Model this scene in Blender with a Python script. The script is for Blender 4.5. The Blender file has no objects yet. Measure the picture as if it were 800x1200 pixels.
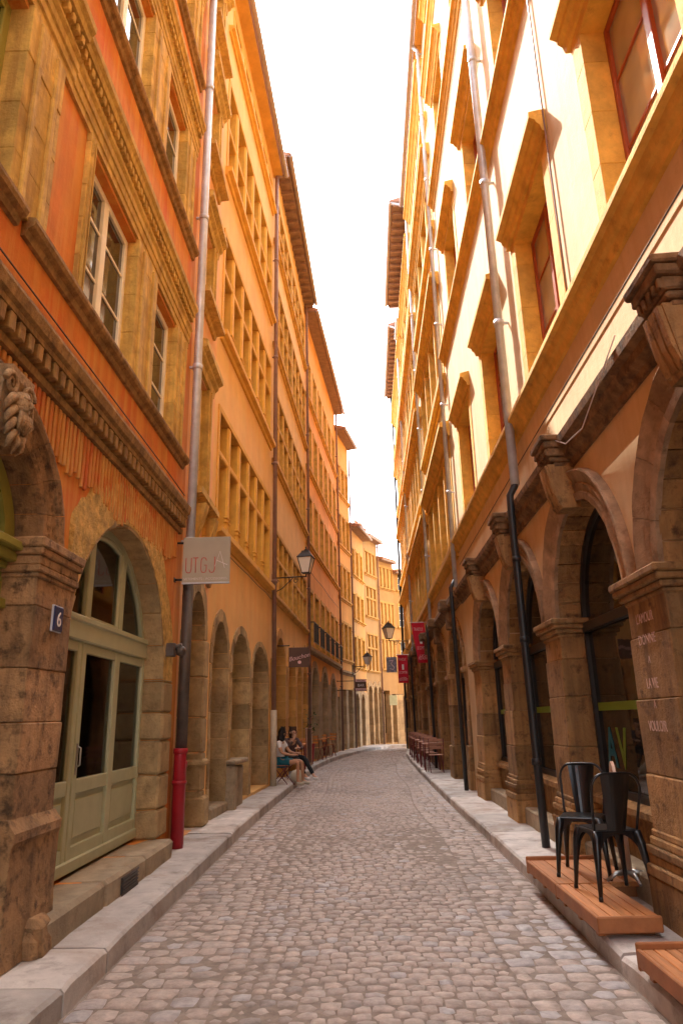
import bpy, bmesh, math, random
from mathutils import Vector, Matrix, noise
random.seed(7)
PI = math.pi
scene = bpy.context.scene
COL = scene.collection
rr = random.uniform

# ------------------------------------------------------------------ materials
def _n(nt, t, **kw):
    n = nt.nodes.new(t)
    for k, v in kw.items():
        setattr(n, k, v)
    return n

def mixc(nt, fac, a, b, mode='MIX'):
    m = _n(nt, 'ShaderNodeMix', data_type='RGBA', blend_type=mode)
    L = nt.links.new
    for sock, v in ((m.inputs[0], fac), (m.inputs[6], a), (m.inputs[7], b)):
        if hasattr(v, 'is_output') or isinstance(v, bpy.types.NodeSocket):
            L(v, sock)
        elif isinstance(v, (int, float)):
            sock.default_value = v
        else:
            sock.default_value = (*v, 1)
    return m.outputs[2]

def noise_tex(nt, co, scale, detail=5, rough=.6, mscale=None, dist=0.0):
    if mscale:
        mp = _n(nt, 'ShaderNodeMapping')
        mp.inputs['Scale'].default_value = mscale
        nt.links.new(co, mp.inputs[0]); co = mp.outputs[0]
    n = _n(nt, 'ShaderNodeTexNoise')
    n.inputs['Scale'].default_value = scale
    n.inputs['Detail'].default_value = detail
    n.inputs['Roughness'].default_value = rough
    n.inputs['Distortion'].default_value = dist
    nt.links.new(co, n.inputs['Vector'])
    return n.outputs[0]

def ramp(nt, fac, lo, hi, a=0.0, b=1.0):
    m = _n(nt, 'ShaderNodeMapRange', clamp=True)
    m.inputs[1].default_value = lo; m.inputs[2].default_value = hi
    m.inputs[3].default_value = a; m.inputs[4].default_value = b
    nt.links.new(fac, m.inputs[0])
    return m.outputs[0]

def mat(name, base, var=.25, scale=3.0, rough=.85, bump=.15, bscale=40, alt=None, altscale=1.0, altlo=.5, althi=.7,
        streak=None, streakamt=.5, streakscale=6, grime=None, grimelo=.55, grimehi=.75, grimescale=4, rnd=0.0, metal=0.0, spec=.4, stretch=None, bdist=.02):
    m = bpy.data.materials.new(name); m.use_nodes = True
    nt = m.node_tree; nt.nodes.clear()
    out = _n(nt, 'ShaderNodeOutputMaterial'); bs = _n(nt, 'ShaderNodeBsdfPrincipled')
    nt.links.new(bs.outputs[0], out.inputs[0])
    co = _n(nt, 'ShaderNodeTexCoord').outputs['Object']
    dark = tuple(c * (1 - var) for c in base); light = tuple(min(.95, c * (1 + var * .6)) for c in base)
    f = ramp(nt, noise_tex(nt, co, scale, 6, .65, stretch), .3, .7)
    c = mixc(nt, f, dark, light)
    if alt:
        f2 = ramp(nt, noise_tex(nt, co, altscale, 5, .6, None, .6), altlo, althi)
        c = mixc(nt, f2, c, alt)
    if streak:
        f3 = ramp(nt, noise_tex(nt, co, streakscale, 4, .6, (1, 1, .07)), .45, .7, 0, streakamt)
        c = mixc(nt, f3, c, streak)
    if grime:
        f4 = ramp(nt, noise_tex(nt, co, grimescale, 8, .7), grimelo, grimehi, 0, .85)
        c = mixc(nt, f4, c, grime)
    if rnd:
        at = _n(nt, 'ShaderNodeAttribute', attribute_name='rnd')
        f5 = ramp(nt, at.outputs['Fac'], 0, 1, 1 - rnd, 1 + rnd * .6)
        hs = _n(nt, 'ShaderNodeHueSaturation')
        nt.links.new(f5, hs.inputs['Value']); nt.links.new(c, hs.inputs['Color'])
        c = hs.outputs[0]
    nt.links.new(c, bs.inputs['Base Color'])
    bs.inputs['Roughness'].default_value = rough
    bs.inputs['Metallic'].default_value = metal
    bs.inputs['Specular IOR Level'].default_value = spec
    if bump:
        b1 = noise_tex(nt, co, bscale, 6, .7)
        b2 = noise_tex(nt, co, bscale * .15, 4, .6)
        ad = _n(nt, 'ShaderNodeMath', operation='MULTIPLY_ADD')
        nt.links.new(b2, ad.inputs[0]); ad.inputs[1].default_value = 1.5; nt.links.new(b1, ad.inputs[2])
        bp = _n(nt, 'ShaderNodeBump'); bp.inputs['Strength'].default_value = bump; bp.inputs['Distance'].default_value = bdist
        nt.links.new(ad.outputs[0], bp.inputs['Height']); nt.links.new(bp.outputs[0], bs.inputs['Normal'])
    return m

def glass_mat(name, base, rough=.04, spec=.6):
    m = bpy.data.materials.new(name); m.use_nodes = True
    nt = m.node_tree; bs = nt.nodes['Principled BSDF']
    co = _n(nt, 'ShaderNodeTexCoord').outputs['Object']
    f = ramp(nt, noise_tex(nt, co, 1.3, 3, .5), .35, .65)
    nt.links.new(mixc(nt, f, tuple(c * .6 for c in base), base), bs.inputs['Base Color'])
    bs.inputs['Roughness'].default_value = rough; bs.inputs['Specular IOR Level'].default_value = spec
    bp = _n(nt, 'ShaderNodeBump'); bp.inputs['Strength'].default_value = .03; bp.inputs['Distance'].default_value = .05
    nt.links.new(noise_tex(nt, co, 2.2, 2), bp.inputs['Height']); nt.links.new(bp.outputs[0], bs.inputs['Normal'])
    return m

def clear_glass(name, tint=(.75, .78, .75)):
    m = bpy.data.materials.new(name); m.use_nodes = True
    nt = m.node_tree; nt.nodes.clear(); L = nt.links.new
    out = _n(nt, 'ShaderNodeOutputMaterial'); mx = _n(nt, 'ShaderNodeMixShader')
    tr = _n(nt, 'ShaderNodeBsdfTransparent'); gl = _n(nt, 'ShaderNodeBsdfGlossy'); fr = _n(nt, 'ShaderNodeFresnel')
    tr.inputs[0].default_value = (*tint, 1); gl.inputs['Roughness'].default_value = .03; fr.inputs[0].default_value = 1.6
    L(fr.outputs[0], mx.inputs[0]); L(tr.outputs[0], mx.inputs[1]); L(gl.outputs[0], mx.inputs[2]); L(mx.outputs[0], out.inputs[0])
    return m

M = {}
M['l1_plaster'] = mat('orange_plaster', (.64, .2, .03), .22, 2.5, .9, .25, 35, alt=(.6, .12, .02), altscale=1.1, altlo=.5, althi=.7, streak=(.7, .36, .07), streakamt=.75, streakscale=8)
M['l1_ribs'] = mat('worn_ribbed_plaster', (.62, .24, .05), .3, 3, .95, .5, 60, alt=(.55, .12, .03), altscale=2.2, altlo=.45, althi=.62, streak=(.62, .36, .1), streakamt=.9, streakscale=14)
M['l1_stone'] = mat('ochre_carved_stone', (.68, .42, .1), .4, 4, .9, .6, 40, grime=(.2, .1, .03), grimelo=.56, grimehi=.82, grimescale=7, streak=(.42, .21, .045), streakamt=.75, streakscale=16, rnd=.25)
M['l1_pier'] = mat('brown_sandstone', (.45, .25, .11), .35, 4, .95, .6, 30, grime=(.06, .034, .02), grimelo=.5, grimehi=.66, grimescale=9, rnd=.3, bdist=.045, alt=(.34, .17, .06), altscale=2.5, altlo=.56, althi=.72, streak=(.1, .06, .035), streakamt=.6, streakscale=9)  # near-black patches and streaks: grime, plus deep shade contrast put into the colour
M['l1_dark'] = mat('dark_brown_stone', (.4, .22, .07), .45, 6, .95, .7, 36, grime=(.1, .05, .02), grimelo=.5, grimehi=.74, grimescale=7, streak=(.16, .08, .025), streakamt=.7, streakscale=14, rnd=.2)  # darker brown stone with darker patches and streaks, for cornice and sills
M['rough_stone'] = mat('rough_yellow_rubble', (.7, .43, .12), .45, 9, .95, 1.0, 22, grime=(.3, .15, .04), grimelo=.55, grimehi=.7, grimescale=11, bdist=.04)
M['rough_jamb'] = mat('weathered_jamb_stone', (.5, .34, .16), .4, 6, .95, .9, 26, grime=(.16, .09, .045), grimelo=.52, grimehi=.68, grimescale=3, rnd=.3, bdist=.03)
M['l2_plaster'] = mat('peach_plaster', (.84, .5, .18), .12, 1.4, .9, .12, 30, streak=(.8, .36, .1), streakamt=.5, streakscale=3, grime=(.56, .25, .07), grimelo=.58, grimehi=.85, grimescale=2.2)
M['l2a_plaster'] = mat('salmon_plaster', (.83, .43, .18), .12, 1.4, .9, .12, 30, streak=(.78, .36, .13), streakamt=.5, streakscale=4, grime=(.56, .25, .07), grimelo=.58, grimehi=.85, grimescale=2.2)
M['l2_trim'] = mat('yellow_ochre_stone', (.76, .41, .07), .2, 3, .85, .15, 40, streak=(.66, .3, .04), streakamt=.4, rnd=.1)
M['l3_plaster'] = mat('pale_orange_plaster', (.82, .5, .18), .14, 1.5, .9, .12, 30, streak=(.76, .38, .12), streakamt=.5, streakscale=4, grime=(.56, .25, .07), grimelo=.58, grimehi=.85, grimescale=2.2)
M['l3_trim'] = mat('mottled_ochre_stone', (.66, .36, .08), .4, 4, .9, .3, 40, grime=(.3, .15, .04), grimelo=.58, grimehi=.75, rnd=.15)
M['l4_plaster'] = mat('orange_wash_plaster', (.8, .38, .1), .2, 1.2, .9, .12, 30, streak=(.72, .24, .05), streakamt=.5, streakscale=4, grime=(.56, .25, .07), grimelo=.58, grimehi=.85, grimescale=2.2)
M['l5_plaster'] = mat('amber_plaster', (.82, .42, .1), .16, 1.3, .9, .12, 30, streak=(.74, .32, .07), streakamt=.4, grime=(.56, .25, .07), grimelo=.58, grimehi=.85, grimescale=2.2)
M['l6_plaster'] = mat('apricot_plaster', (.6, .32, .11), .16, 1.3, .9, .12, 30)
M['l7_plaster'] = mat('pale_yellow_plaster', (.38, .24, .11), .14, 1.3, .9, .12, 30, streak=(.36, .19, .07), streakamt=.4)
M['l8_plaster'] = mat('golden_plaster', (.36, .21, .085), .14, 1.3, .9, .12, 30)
M['r1_plaster'] = mat('cream_ochre_plaster', (.68, .475, .26), .12, 2, .9, .2, 35, streak=(.58, .36, .18), streakamt=.7, streakscale=6, alt=(.58, .38, .2), altscale=1.3, altlo=.54, althi=.72, grime=(.36, .22, .1), grimelo=.6, grimehi=.82, grimescale=3.5)
M['r2_plaster'] = mat('cream_plaster', (.68, .46, .24), .14, 2, .9, .18, 35, streak=(.58, .34, .15), streakamt=.6, streakscale=6, grime=(.38, .22, .1), grimelo=.64, grimehi=.85, grimescale=3)
M['r_trim'] = mat('golden_sill_stone', (.76, .43, .085), .3, 4, .9, .3, 40, grime=(.36, .17, .04), grimelo=.58, grimehi=.78, grimescale=5, rnd=.12)
M['r_arcade'] = mat('reddish_arcade_stone', (.45, .24, .085), .35, 4, .9, .5, 32, grime=(.06, .03, .016), grimelo=.52, grimehi=.68, grimescale=8, rnd=.4, bdist=.04, alt=(.42, .24, .1), altscale=2.2, altlo=.55, althi=.7, streak=(.1, .05, .025), streakamt=.6, streakscale=9)  # dark patches and streaks mix grime with arcade shade painted into the stone
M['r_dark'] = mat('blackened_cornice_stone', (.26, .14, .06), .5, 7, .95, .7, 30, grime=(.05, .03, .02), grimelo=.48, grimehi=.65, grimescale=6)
M['grey_mould'] = mat('grey_worn_moulding', (.4, .25, .14), .4, 6, .95, .7, 34, grime=(.15, .08, .04), grimelo=.54, grimehi=.72, grimescale=5, rnd=.25)
M['far_stone'] = mat('brown_ground_floor_stone', (.42, .29, .16), .3, 3, .95, .3, 25, grime=(.16, .09, .04), grimelo=.55, grimehi=.75, grimescale=2, rnd=.15)
M['sidewalk'] = mat('worn_limestone_slab', (.56, .5, .45), .25, 3, .85, .35, 40, grime=(.16, .12, .095), grimelo=.52, grimehi=.76, grimescale=3.5, rnd=.25, alt=(.36, .27, .21), altscale=1.2)
M['orange_stone'] = mat('orange_washed_stone', (.62, .31, .08), .3, 3, .95, .3, 25, grime=(.26, .13, .05), grimelo=.55, grimehi=.75, grimescale=3, rnd=.25)
M['far_trim'] = mat('dull_ochre_trim', (.46, .26, .08), .2, 3, .9, .1, 40)
M['step'] = mat('worn_step_stone', (.36, .27, .17), .3, 5, .9, .5, 35, grime=(.18, .11, .06), grimelo=.54, grimehi=.74, grimescale=4, rnd=.15)
M['sett'] = mat('cobblestone', (.37, .285, .245), .3, 14, .62, .4, 90, grime=(.1, .075, .06), grimelo=.6, grimehi=.8, grimescale=18, rnd=.5, spec=.45)
def sett_mat():
    m = mat('cobblestone', (.5, .5, .5), .35, 16, .55, .5, 80, spec=.5)
    nt = m.node_tree; bs = [n for n in nt.nodes if n.type == 'BSDF_PRINCIPLED'][0]
    src = bs.inputs['Base Color'].links[0].from_socket
    at = _n(nt, 'ShaderNodeAttribute', attribute_name='rnd'); cr = _n(nt, 'ShaderNodeValToRGB')
    el = cr.color_ramp.elements
    el[0].position = 0; el[0].color = (.24, .195, .17, 1); el[1].position = 1; el[1].color = (.37, .335, .32, 1)
    for p, c in ((.25, (.3, .235, .195)), (.5, (.35, .275, .23)), (.72, (.39, .305, .25)), (.88, (.33, .29, .275))):
        e = el.new(p); e.color = (*c, 1)
    nt.links.new(at.outputs['Fac'], cr.inputs[0])
    mx = mixc(nt, 1.0, cr.outputs[0], src, 'MULTIPLY')
    hs = _n(nt, 'ShaderNodeHueSaturation'); hs.inputs['Value'].default_value = 2.65
    nt.links.new(mx, hs.inputs['Color']); nt.links.new(hs.outputs[0], bs.inputs['Base Color'])
    return m
M['sett'] = sett_mat()
M['mortar'] = mat('gritty_joint_sand', (.3, .235, .19), .35, 12, .95, .6, 90)
M['ground'] = mat('earth', (.2, .16, .12), .2)
M['olive'] = mat('olive_grey_paint', (.44, .45, .28), .1, 5, .5, .05, 60, grime=(.3, .24, .12), grimelo=.66, grimehi=.85)
M['green'] = mat('mossy_green_paint', (.3, .27, .05), .15, 5, .5, .06, 50)
M['cream_paint'] = mat('cream_window_paint', (.9, .8, .6), .1, 6, .55, .05, 60)
M['red_paint'] = mat('oxblood_window_paint', (.36, .075, .025), .15, 6, .5, .05, 60)
M['brown_paint'] = mat('brown_window_paint', (.2, .1, .04), .2, 6, .6, .05, 60)
M['dark_paint'] = mat('dark_shopfront_paint', (.03, .025, .022), .2, 6, .45, .05, 60)
M['pipe'] = mat('zinc_downpipe', (.6, .6, .63), .2, 6, .45, .06, 30, metal=.35, streak=(.3, .24, .2), streakamt=.5)
M['pipe_dark'] = mat('dark_cast_iron', (.1, .075, .06), .3, 8, .5, .1, 40, metal=.3)
M['pipe_brown'] = mat('brown_downpipe', (.24, .13, .095), .2, 6, .5, .05, 40)
M['pipe_pale'] = mat('pale_iron_pipe', (.5, .4, .28), .2, 6, .6, .05, 40)
M['pipe_black'] = mat('black_downpipe', (.022, .02, .02), .2, 6, .4, .05, 40)
M['pipe_red'] = mat('red_pipe_paint', (.34, .012, .02), .15, 6, .4, .06, 40, grime=(.12, .02, .02), grimelo=.64, grimehi=.8)
M['tile'] = mat('terracotta_tile', (.4, .2, .13), .35, 6, .9, .3, 30, rnd=.3)
M['eave'] = mat('ochre_eave_boards', (.62, .32, .06), .2, 3, .8, .1, 30)
M['eave_dark'] = mat('weathered_eave_wood', (.26, .15, .1), .3, 6, .9, .2, 30)
M['zinc'] = mat('zinc_gutter', (.4, .32, .3), .2, 5, .45, .05, 30, metal=.3)
M['glass'] = glass_mat('window_glass', (.045, .038, .03))
M['glass_dark'] = glass_mat('shop_glass', (.022, .018, .014), .03, .7)
M['glass_reflect'] = glass_mat('reflection_toned_glass', (.6, .55, .47), .04, .9)  # light base tone stands in for bright reflections on the upper panes
M['glass_reflect'].node_tree.nodes['Principled BSDF'].inputs['Metallic'].default_value = .45
M['inscription'] = mat('faded_painted_letters', (.66, .42, .32), .4, 18, .9, .1, 60)
M['glass_curtain'] = glass_mat('curtained_glass', (.34, .27, .17), .08)
M['clear'] = clear_glass('clear_shop_glass')
M['black_metal'] = mat('black_lacquered_steel', (.006, .006, .007), .2, 8, .28, .02, 60, spec=.55)
M['steel'] = mat('brushed_steel', (.45, .44, .42), .1, 8, .3, .02, 60, metal=.9)
M['iron'] = mat('wrought_iron', (.025, .022, .02), .2, 9, .5, .05, 60)
M['deck'] = mat('oiled_deck_wood', (.5, .19, .06), .3, 5, .5, .12, 60, stretch=(10, .7, 10), rnd=.2)
M['deck_edge'] = mat('stained_deck_edge', (.38, .14, .045), .25, 6, .5, .1, 60)
M['table_wood'] = mat('varnished_table_wood', (.5, .3, .2), .25, 8, .4, .06, 60)
M['slat'] = mat('orange_slat_wood', (.72, .27, .07), .25, 8, .5, .06, 60, rnd=.2)
M['slat_red'] = mat('red_slat_wood', (.46, .19, .1), .25, 8, .5, .06, 60, rnd=.25)
M['red_metal'] = mat('red_lacquer', (.16, .018, .016), .2, 8, .4, .03, 60)
M['banner'] = mat('red_banner_cloth', (.55, .008, .025), .15, 4, .8, .1, 60)
M['white'] = mat('white_lettering', (.78, .7, .66), .1, 8, .7, 0)
M['pinkwhite'] = mat('faded_white_lettering', (.75, .45, .42), .1, 8, .7, 0)
M['sign_grey'] = mat('taupe_sign_paint', (.43, .36, .26), .08, 3, .6, .03, 60)
M['sign_red'] = mat('red_thin_lettering', (.5, .06, .035), .1, 8, .6, 0)
M['sign_pale'] = mat('pale_sign_mark', (.56, .46, .36), .1, 8, .6, 0)
M['sign_brown'] = mat('brown_sign_board', (.1, .048, .03), .2, 5, .6, .05, 60)
M['sign_blue'] = mat('blue_grey_sign', (.22, .23, .28), .5, 14, .6, .05, 60, alt=(.42, .4, .4), altscale=9)
M['sign_green'] = mat('pale_green_sign', (.5, .56, .42), .2, 9, .6, 0)
M['enamel'] = mat('blue_enamel', (.035, .045, .12), .2, 8, .3, .02, 60)
M['lamp_glass'] = mat('frosted_lamp_glass', (.82, .76, .68), .06, 6, .3, 0)
M['skin'] = mat('skin', (.48, .24, .13), .12, 8, .55, .03, 80)
M['skin2'] = mat('skin_light', (.56, .3, .18), .12, 8, .55, .03, 80)
M['hair'] = mat('dark_hair', (.015, .01, .008), .3, 20, .5, .3, 60)
M['hair2'] = mat('brown_hair', (.06, .025, .012), .3, 20, .5, .3, 60)
M['tee'] = mat('white_cotton', (.72, .68, .66), .08, 8, .9, .15, 30)
M['teal'] = mat('teal_cotton', (.012, .1, .13), .2, 8, .9, .15, 30)
M['black_cloth'] = mat('black_cotton', (.014, .013, .014), .2, 8, .9, .15, 30)
M['orange_cloth'] = mat('tan_knit', (.09, .05, .045), .2, 8, .9, .2, 30)
M['canvas'] = mat('canvas_bag', (.6, .5, .36), .15, 8, .9, .2, 30)
M['pot'] = mat('red_glazed_pot', (.3, .02, .02), .15, 6, .35, .03, 40)
M['leaf'] = mat('plant_leaf', (.05, .09, .02), .4, 12, .6, .1, 40)
M['lime'] = mat('lime_vinyl', (.15, .22, .015), .1, 6, .5, 0)
M['cyan'] = mat('cyan_vinyl', (.008, .13, .18), .1, 6, .5, 0)
M['int'] = mat('shop_interior', (.16, .09, .05), .3, 3, .9, 0)
M['fabric_green'] = mat('green_printed_dress', (.03, .09, .05), .6, 26, .9, .1, 40)
M['fabric_red'] = mat('red_printed_cloth', (.35, .03, .04), .3, 12, .9, .1, 40)
M['carve'] = mat('carved_limestone', (.5, .31, .15), .4, 9, .9, .8, 30, grime=(.16, .085, .045), grimelo=.5, grimehi=.68, grimescale=12, bdist=.04)

# ------------------------------------------------------------------ mesh builder
class MB:
    def __init__(s):
        s.v = []; s.f = []; s.r = []; s.mi = []; s.sm = []; s.cur = 0; s.rv = .5; s.smooth = False
    def face(s, idx):
        s.f.append(tuple(idx)); s.r.append(s.rv); s.mi.append(s.cur); s.sm.append(s.smooth)
    def poly(s, pts):
        b = len(s.v); s.v.extend([tuple(p) for p in pts]); s.face(range(b, b + len(pts)))
    def box(s, x0, x1, y0, y1, z0, z1, c=0.0):
        if x1 < x0: x0, x1 = x1, x0
        if y1 < y0: y0, y1 = y1, y0
        if z1 < z0: z0, z1 = z1, z0
        c = min(c, (x1 - x0) * .3, (y1 - y0) * .3, (z1 - z0) * .3)
        if c <= 0:
            b = len(s.v)
            s.v += [(x0, y0, z0), (x1, y0, z0), (x1, y1, z0), (x0, y1, z0), (x0, y0, z1), (x1, y0, z1), (x1, y1, z1), (x0, y1, z1)]
            for q in ((0, 3, 2, 1), (4, 5, 6, 7), (0, 1, 5, 4), (1, 2, 6, 5), (2, 3, 7, 6), (3, 0, 4, 7)):
                s.face([b + i for i in q])
            return
        X = (x0, x1); Y = (y0, y1); Z = (z0, z1); ix = {}
        for i in (0, 1):
            for j in (0, 1):
                for k in (0, 1):
                    sx, sy, sz = (c if i == 0 else -c), (c if j == 0 else -c), (c if k == 0 else -c)
                    ix[i, j, k, 0] = len(s.v); s.v.append((X[i], Y[j] + sy, Z[k] + sz))
                    ix[i, j, k, 1] = len(s.v); s.v.append((X[i] + sx, Y[j], Z[k] + sz))
                    ix[i, j, k, 2] = len(s.v); s.v.append((X[i] + sx, Y[j] + sy, Z[k]))
        def F(l, flip):
            s.face(l[::-1] if flip else l)
        for i in (0, 1):
            F([ix[i, 0, 0, 0], ix[i, 1, 0, 0], ix[i, 1, 1, 0], ix[i, 0, 1, 0]], i == 0)
            F([ix[0, i, 0, 1], ix[1, i, 0, 1], ix[1, i, 1, 1], ix[0, i, 1, 1]], i == 1)
            F([ix[0, 0, i, 2], ix[1, 0, i, 2], ix[1, 1, i, 2], ix[0, 1, i, 2]], i == 0)
        for i in (0, 1):
            for j in (0, 1):
                F([ix[i, j, 0, 0], ix[i, j, 1, 0], ix[i, j, 1, 1], ix[i, j, 0, 1]], (i + j) % 2 == 1)
                F([ix[i, 0, j, 0], ix[i, 1, j, 0], ix[i, 1, j, 2], ix[i, 0, j, 2]], (i + j) % 2 == 0)
                F([ix[0, i, j, 1], ix[1, i, j, 1], ix[1, i, j, 2], ix[0, i, j, 2]], (i + j) % 2 == 1)
                for k in (0, 1):
                    F([ix[i, j, k, 0], ix[i, j, k, 1], ix[i, j, k, 2]], (i + j + k) % 2 == 0)
    def prism(s, prof, x0, x1):
        """profile of (y,z) points extruded along x"""
        n = len(prof); b = len(s.v)
        s.v += [(x0, p[0], p[1]) for p in prof] + [(x1, p[0], p[1]) for p in prof]
        for i in range(n):
            j = (i + 1) % n
            s.face([b + i, b + j, b + n + j, b + n + i])
        s.face(range(b + n - 1, b - 1, -1)); s.face(range(b + n, b + 2 * n))
    def arch(s, cx, cz, prof, a0=0.0, a1=PI, n=28, kz=1.0, cap=True):
        """closed profile of (radius, y) swept about (cx, cz)"""
        m = len(prof); b = len(s.v)
        for i in range(n + 1):
            a = a0 + (a1 - a0) * i / n
            for r, y in prof:
                s.v.append((cx + math.cos(a) * r, y, cz + math.sin(a) * r * kz))
        for i in range(n):
            for k in range(m):
                l = (k + 1) % m
                s.face([b + i * m + k, b + i * m + l, b + (i + 1) * m + l, b + (i + 1) * m + k])
        if cap:
            s.face(range(b, b + m)); s.face(range(b + (n + 1) * m - 1, b + n * m - 1, -1))
    def voussoirs(s, cx, cz, r0, r1, y0, y1, n=11, kz=1.0, a0=0.0, a1=PI, j=.006, sub=3, yj=.006):
        for i in range(n):
            s.rv = random.random()
            e = .006 / max(r0, .3)
            b0 = a0 + (a1 - a0) * i / n + e; b1 = a0 + (a1 - a0) * (i + 1) / n - e
            q = rr(-j, j); yy = y0 + rr(-yj, yj)
            s.arch(cx, cz, [(r0 + q, yy), (r1, yy), (r1, y1), (r0 + q, y1)], b0, b1, sub, kz)
        s.rv = .5
    def tube(s, pts, r, n=10, closed=False, caps=True):
        pts = [Vector(p) for p in pts]; b = len(s.v); N = len(pts); up = Vector((0, 0, 1)); pu = None
        rs = r if isinstance(r, (list, tuple)) else [r] * N
        for i, p in enumerate(pts):
            a = pts[(i - 1) % N] if (i > 0 or closed) else p
            c = pts[(i + 1) % N] if (i < N - 1 or closed) else p
            t = (c - a).normalized()
            if pu is None:
                u = t.cross(up)
                if u.length < 1e-3: u = Vector((1, 0, 0))
                u.normalize()
            else:
                u = (pu - t * pu.dot(t)).normalized()
            pu = u; w = t.cross(u)
            for k in range(n):
                an = 2 * PI * k / n
                q = p + (u * math.cos(an) + w * math.sin(an)) * rs[i]
                s.v.append(tuple(q))
        os_ = s.smooth; s.smooth = True
        for i in range(N if closed else N - 1):
            i2 = (i + 1) % N
            for k in range(n):
                l = (k + 1) % n
                s.face([b + i * n + k, b + i * n + l, b + i2 * n + l, b + i2 * n + k])
        s.smooth = os_
        if caps and not closed:
            s.face(range(b + n - 1, b - 1, -1)); s.face(range(b + (N - 1) * n, b + N * n))
    def lathe(s, cx, cy, prof, n=20):
        """(r,z) profile about a vertical axis"""
        b = len(s.v); m = len(prof)
        for r, z in prof:
            for k in range(n):
                a = 2 * PI * k / n
                s.v.append((cx + r * math.cos(a), cy + r * math.sin(a), z))
        os_ = s.smooth; s.smooth = True
        for i in range(m - 1):
            for k in range(n):
                l = (k + 1) % n
                s.face([b + i * n + k, b + i * n + l, b + (i + 1) * n + l, b + (i + 1) * n + k])
        s.smooth = os_
        s.face(range(b + n - 1, b - 1, -1)); s.face(range(b + (m - 1) * n, b + m * n))
    def wall(s, x0, x1, z0, z1, holes, depth=.3, y=0.0):
        """holes: (x0,x1,z0,z1[,spring]) : with spring given the top is an arch from spring to z1"""
        xs = sorted({x0, x1, *[h[0] for h in holes], *[h[1] for h in holes]})
        zs = sorted({z0, z1, *[h[2] for h in holes], *[h[3] for h in holes]})
        xs = [x for x in xs if x0 - 1e-6 <= x <= x1 + 1e-6]; zs = [z for z in zs if z0 - 1e-6 <= z <= z1 + 1e-6]
        for i in range(len(xs) - 1):
            k = 0
            while k < len(zs) - 1:
                xm = (xs[i] + xs[i + 1]) / 2
                def inside(kk):
                    zm = (zs[kk] + zs[kk + 1]) / 2
                    return any(h[0] < xm < h[1] and h[2] < zm < h[3] for h in holes)
                if inside(k):
                    k += 1; continue
                k2 = k
                while k2 + 1 < len(zs) - 1 and not inside(k2 + 1): k2 += 1
                s.poly([(xs[i], y, zs[k]), (xs[i + 1], y, zs[k]), (xs[i + 1], y, zs[k2 + 1]), (xs[i], y, zs[k2 + 1])])
                k = k2 + 1
        for h in holes:
            a, b, c, d = h[:4]; y1 = y + (h[5] if len(h) > 5 else depth)
            sp = h[4] if len(h) > 4 and h[4] is not None else None
            top = d if sp is None else sp
            s.poly([(a, y, c), (a, y, top), (a, y1, top), (a, y1, c)])
            s.poly([(b, y, top), (b, y, c), (b, y1, c), (b, y1, top)])
            s.poly([(b, y, c), (a, y, c), (a, y1, c), (b, y1, c)])
            if sp is None:
                s.poly([(a, y, d), (b, y, d), (b, y1, d), (a, y1, d)])
            else:
                n = 24; cx = (a + b) / 2; rx = (b - a) / 2; rz = d - sp
                P = [(cx - rx * math.cos(PI * i / n), sp + rz * math.sin(PI * i / n)) for i in range(n + 1)]
                for i in range(n):
                    p, q = P[i], P[i + 1]
                    s.poly([(p[0], y, p[1]), (q[0], y, q[1]), (q[0], y1, q[1]), (p[0], y1, p[1])])
                    cxx = a if i < n // 2 else b
                    s.poly([(cxx, y, d), (p[0], y, p[1]), (q[0], y, q[1])])
    def jitter(s, amt, sc=6.0, seed=0.0):
        out = []
        for v in s.v:
            q = Vector(v) * sc + Vector((seed, seed * 1.7, 0))
            d = noise.noise_vector(q)
            out.append((v[0] + d.x * amt, v[1] + d.y * amt, v[2] + d.z * amt))
        s.v = out
    def mesh(s, name, mats):
        me = bpy.data.meshes.new(name)
        me.from_pydata(s.v, [], s.f)
        for m in (mats if isinstance(mats, (list, tuple)) else [mats]):
            me.materials.append(m)
        me.polygons.foreach_set('material_index', s.mi)
        me.polygons.foreach_set('use_smooth', s.sm)
        at = me.attributes.new('rnd', 'FLOAT', 'FACE')
        at.data.foreach_set('value', s.r)
        me.update()
        return me
    def build(s, name, mats, parent=None, loc=(0, 0, 0), rot=(0, 0, 0), weld=False):
        me = s.mesh(name, mats)
        if weld:
            bm = bmesh.new(); bm.from_mesh(me); bmesh.ops.remove_doubles(bm, verts=bm.verts, dist=1e-4)
            bm.to_mesh(me); bm.free()
        return link(name, me, parent, loc, rot)

def link(name, data, parent=None, loc=(0, 0, 0), rot=(0, 0, 0)):
    o = bpy.data.objects.new(name, data); COL.objects.link(o)
    o.location = loc; o.rotation_euler = rot
    if parent: o.parent = parent
    return o

def tag(o, label=None, cat=None, group=None, kind=None):
    if label: o['label'] = label
    if cat: o['category'] = cat
    if group: o['group'] = group
    if kind: o['kind'] = kind
    return o

def thing(name, label, cat, loc=(0, 0, 0), rz=0.0, group=None):
    o = link(name, None, None, loc, (0, 0, rz)); o.empty_display_size = .2
    return tag(o, label, cat, group)

def dup(root, loc, rz, label=None, group=None):
    r = root.copy(); COL.objects.link(r); r.location = loc; r.rotation_euler = (0, 0, rz)
    if label: r['label'] = label
    if group: r['group'] = group
    for ch in list(root.children):
        c = ch.copy(); COL.objects.link(c); c.parent = r
        for g in ch.children:
            d = g.copy(); COL.objects.link(d); d.parent = c
    return r

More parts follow.
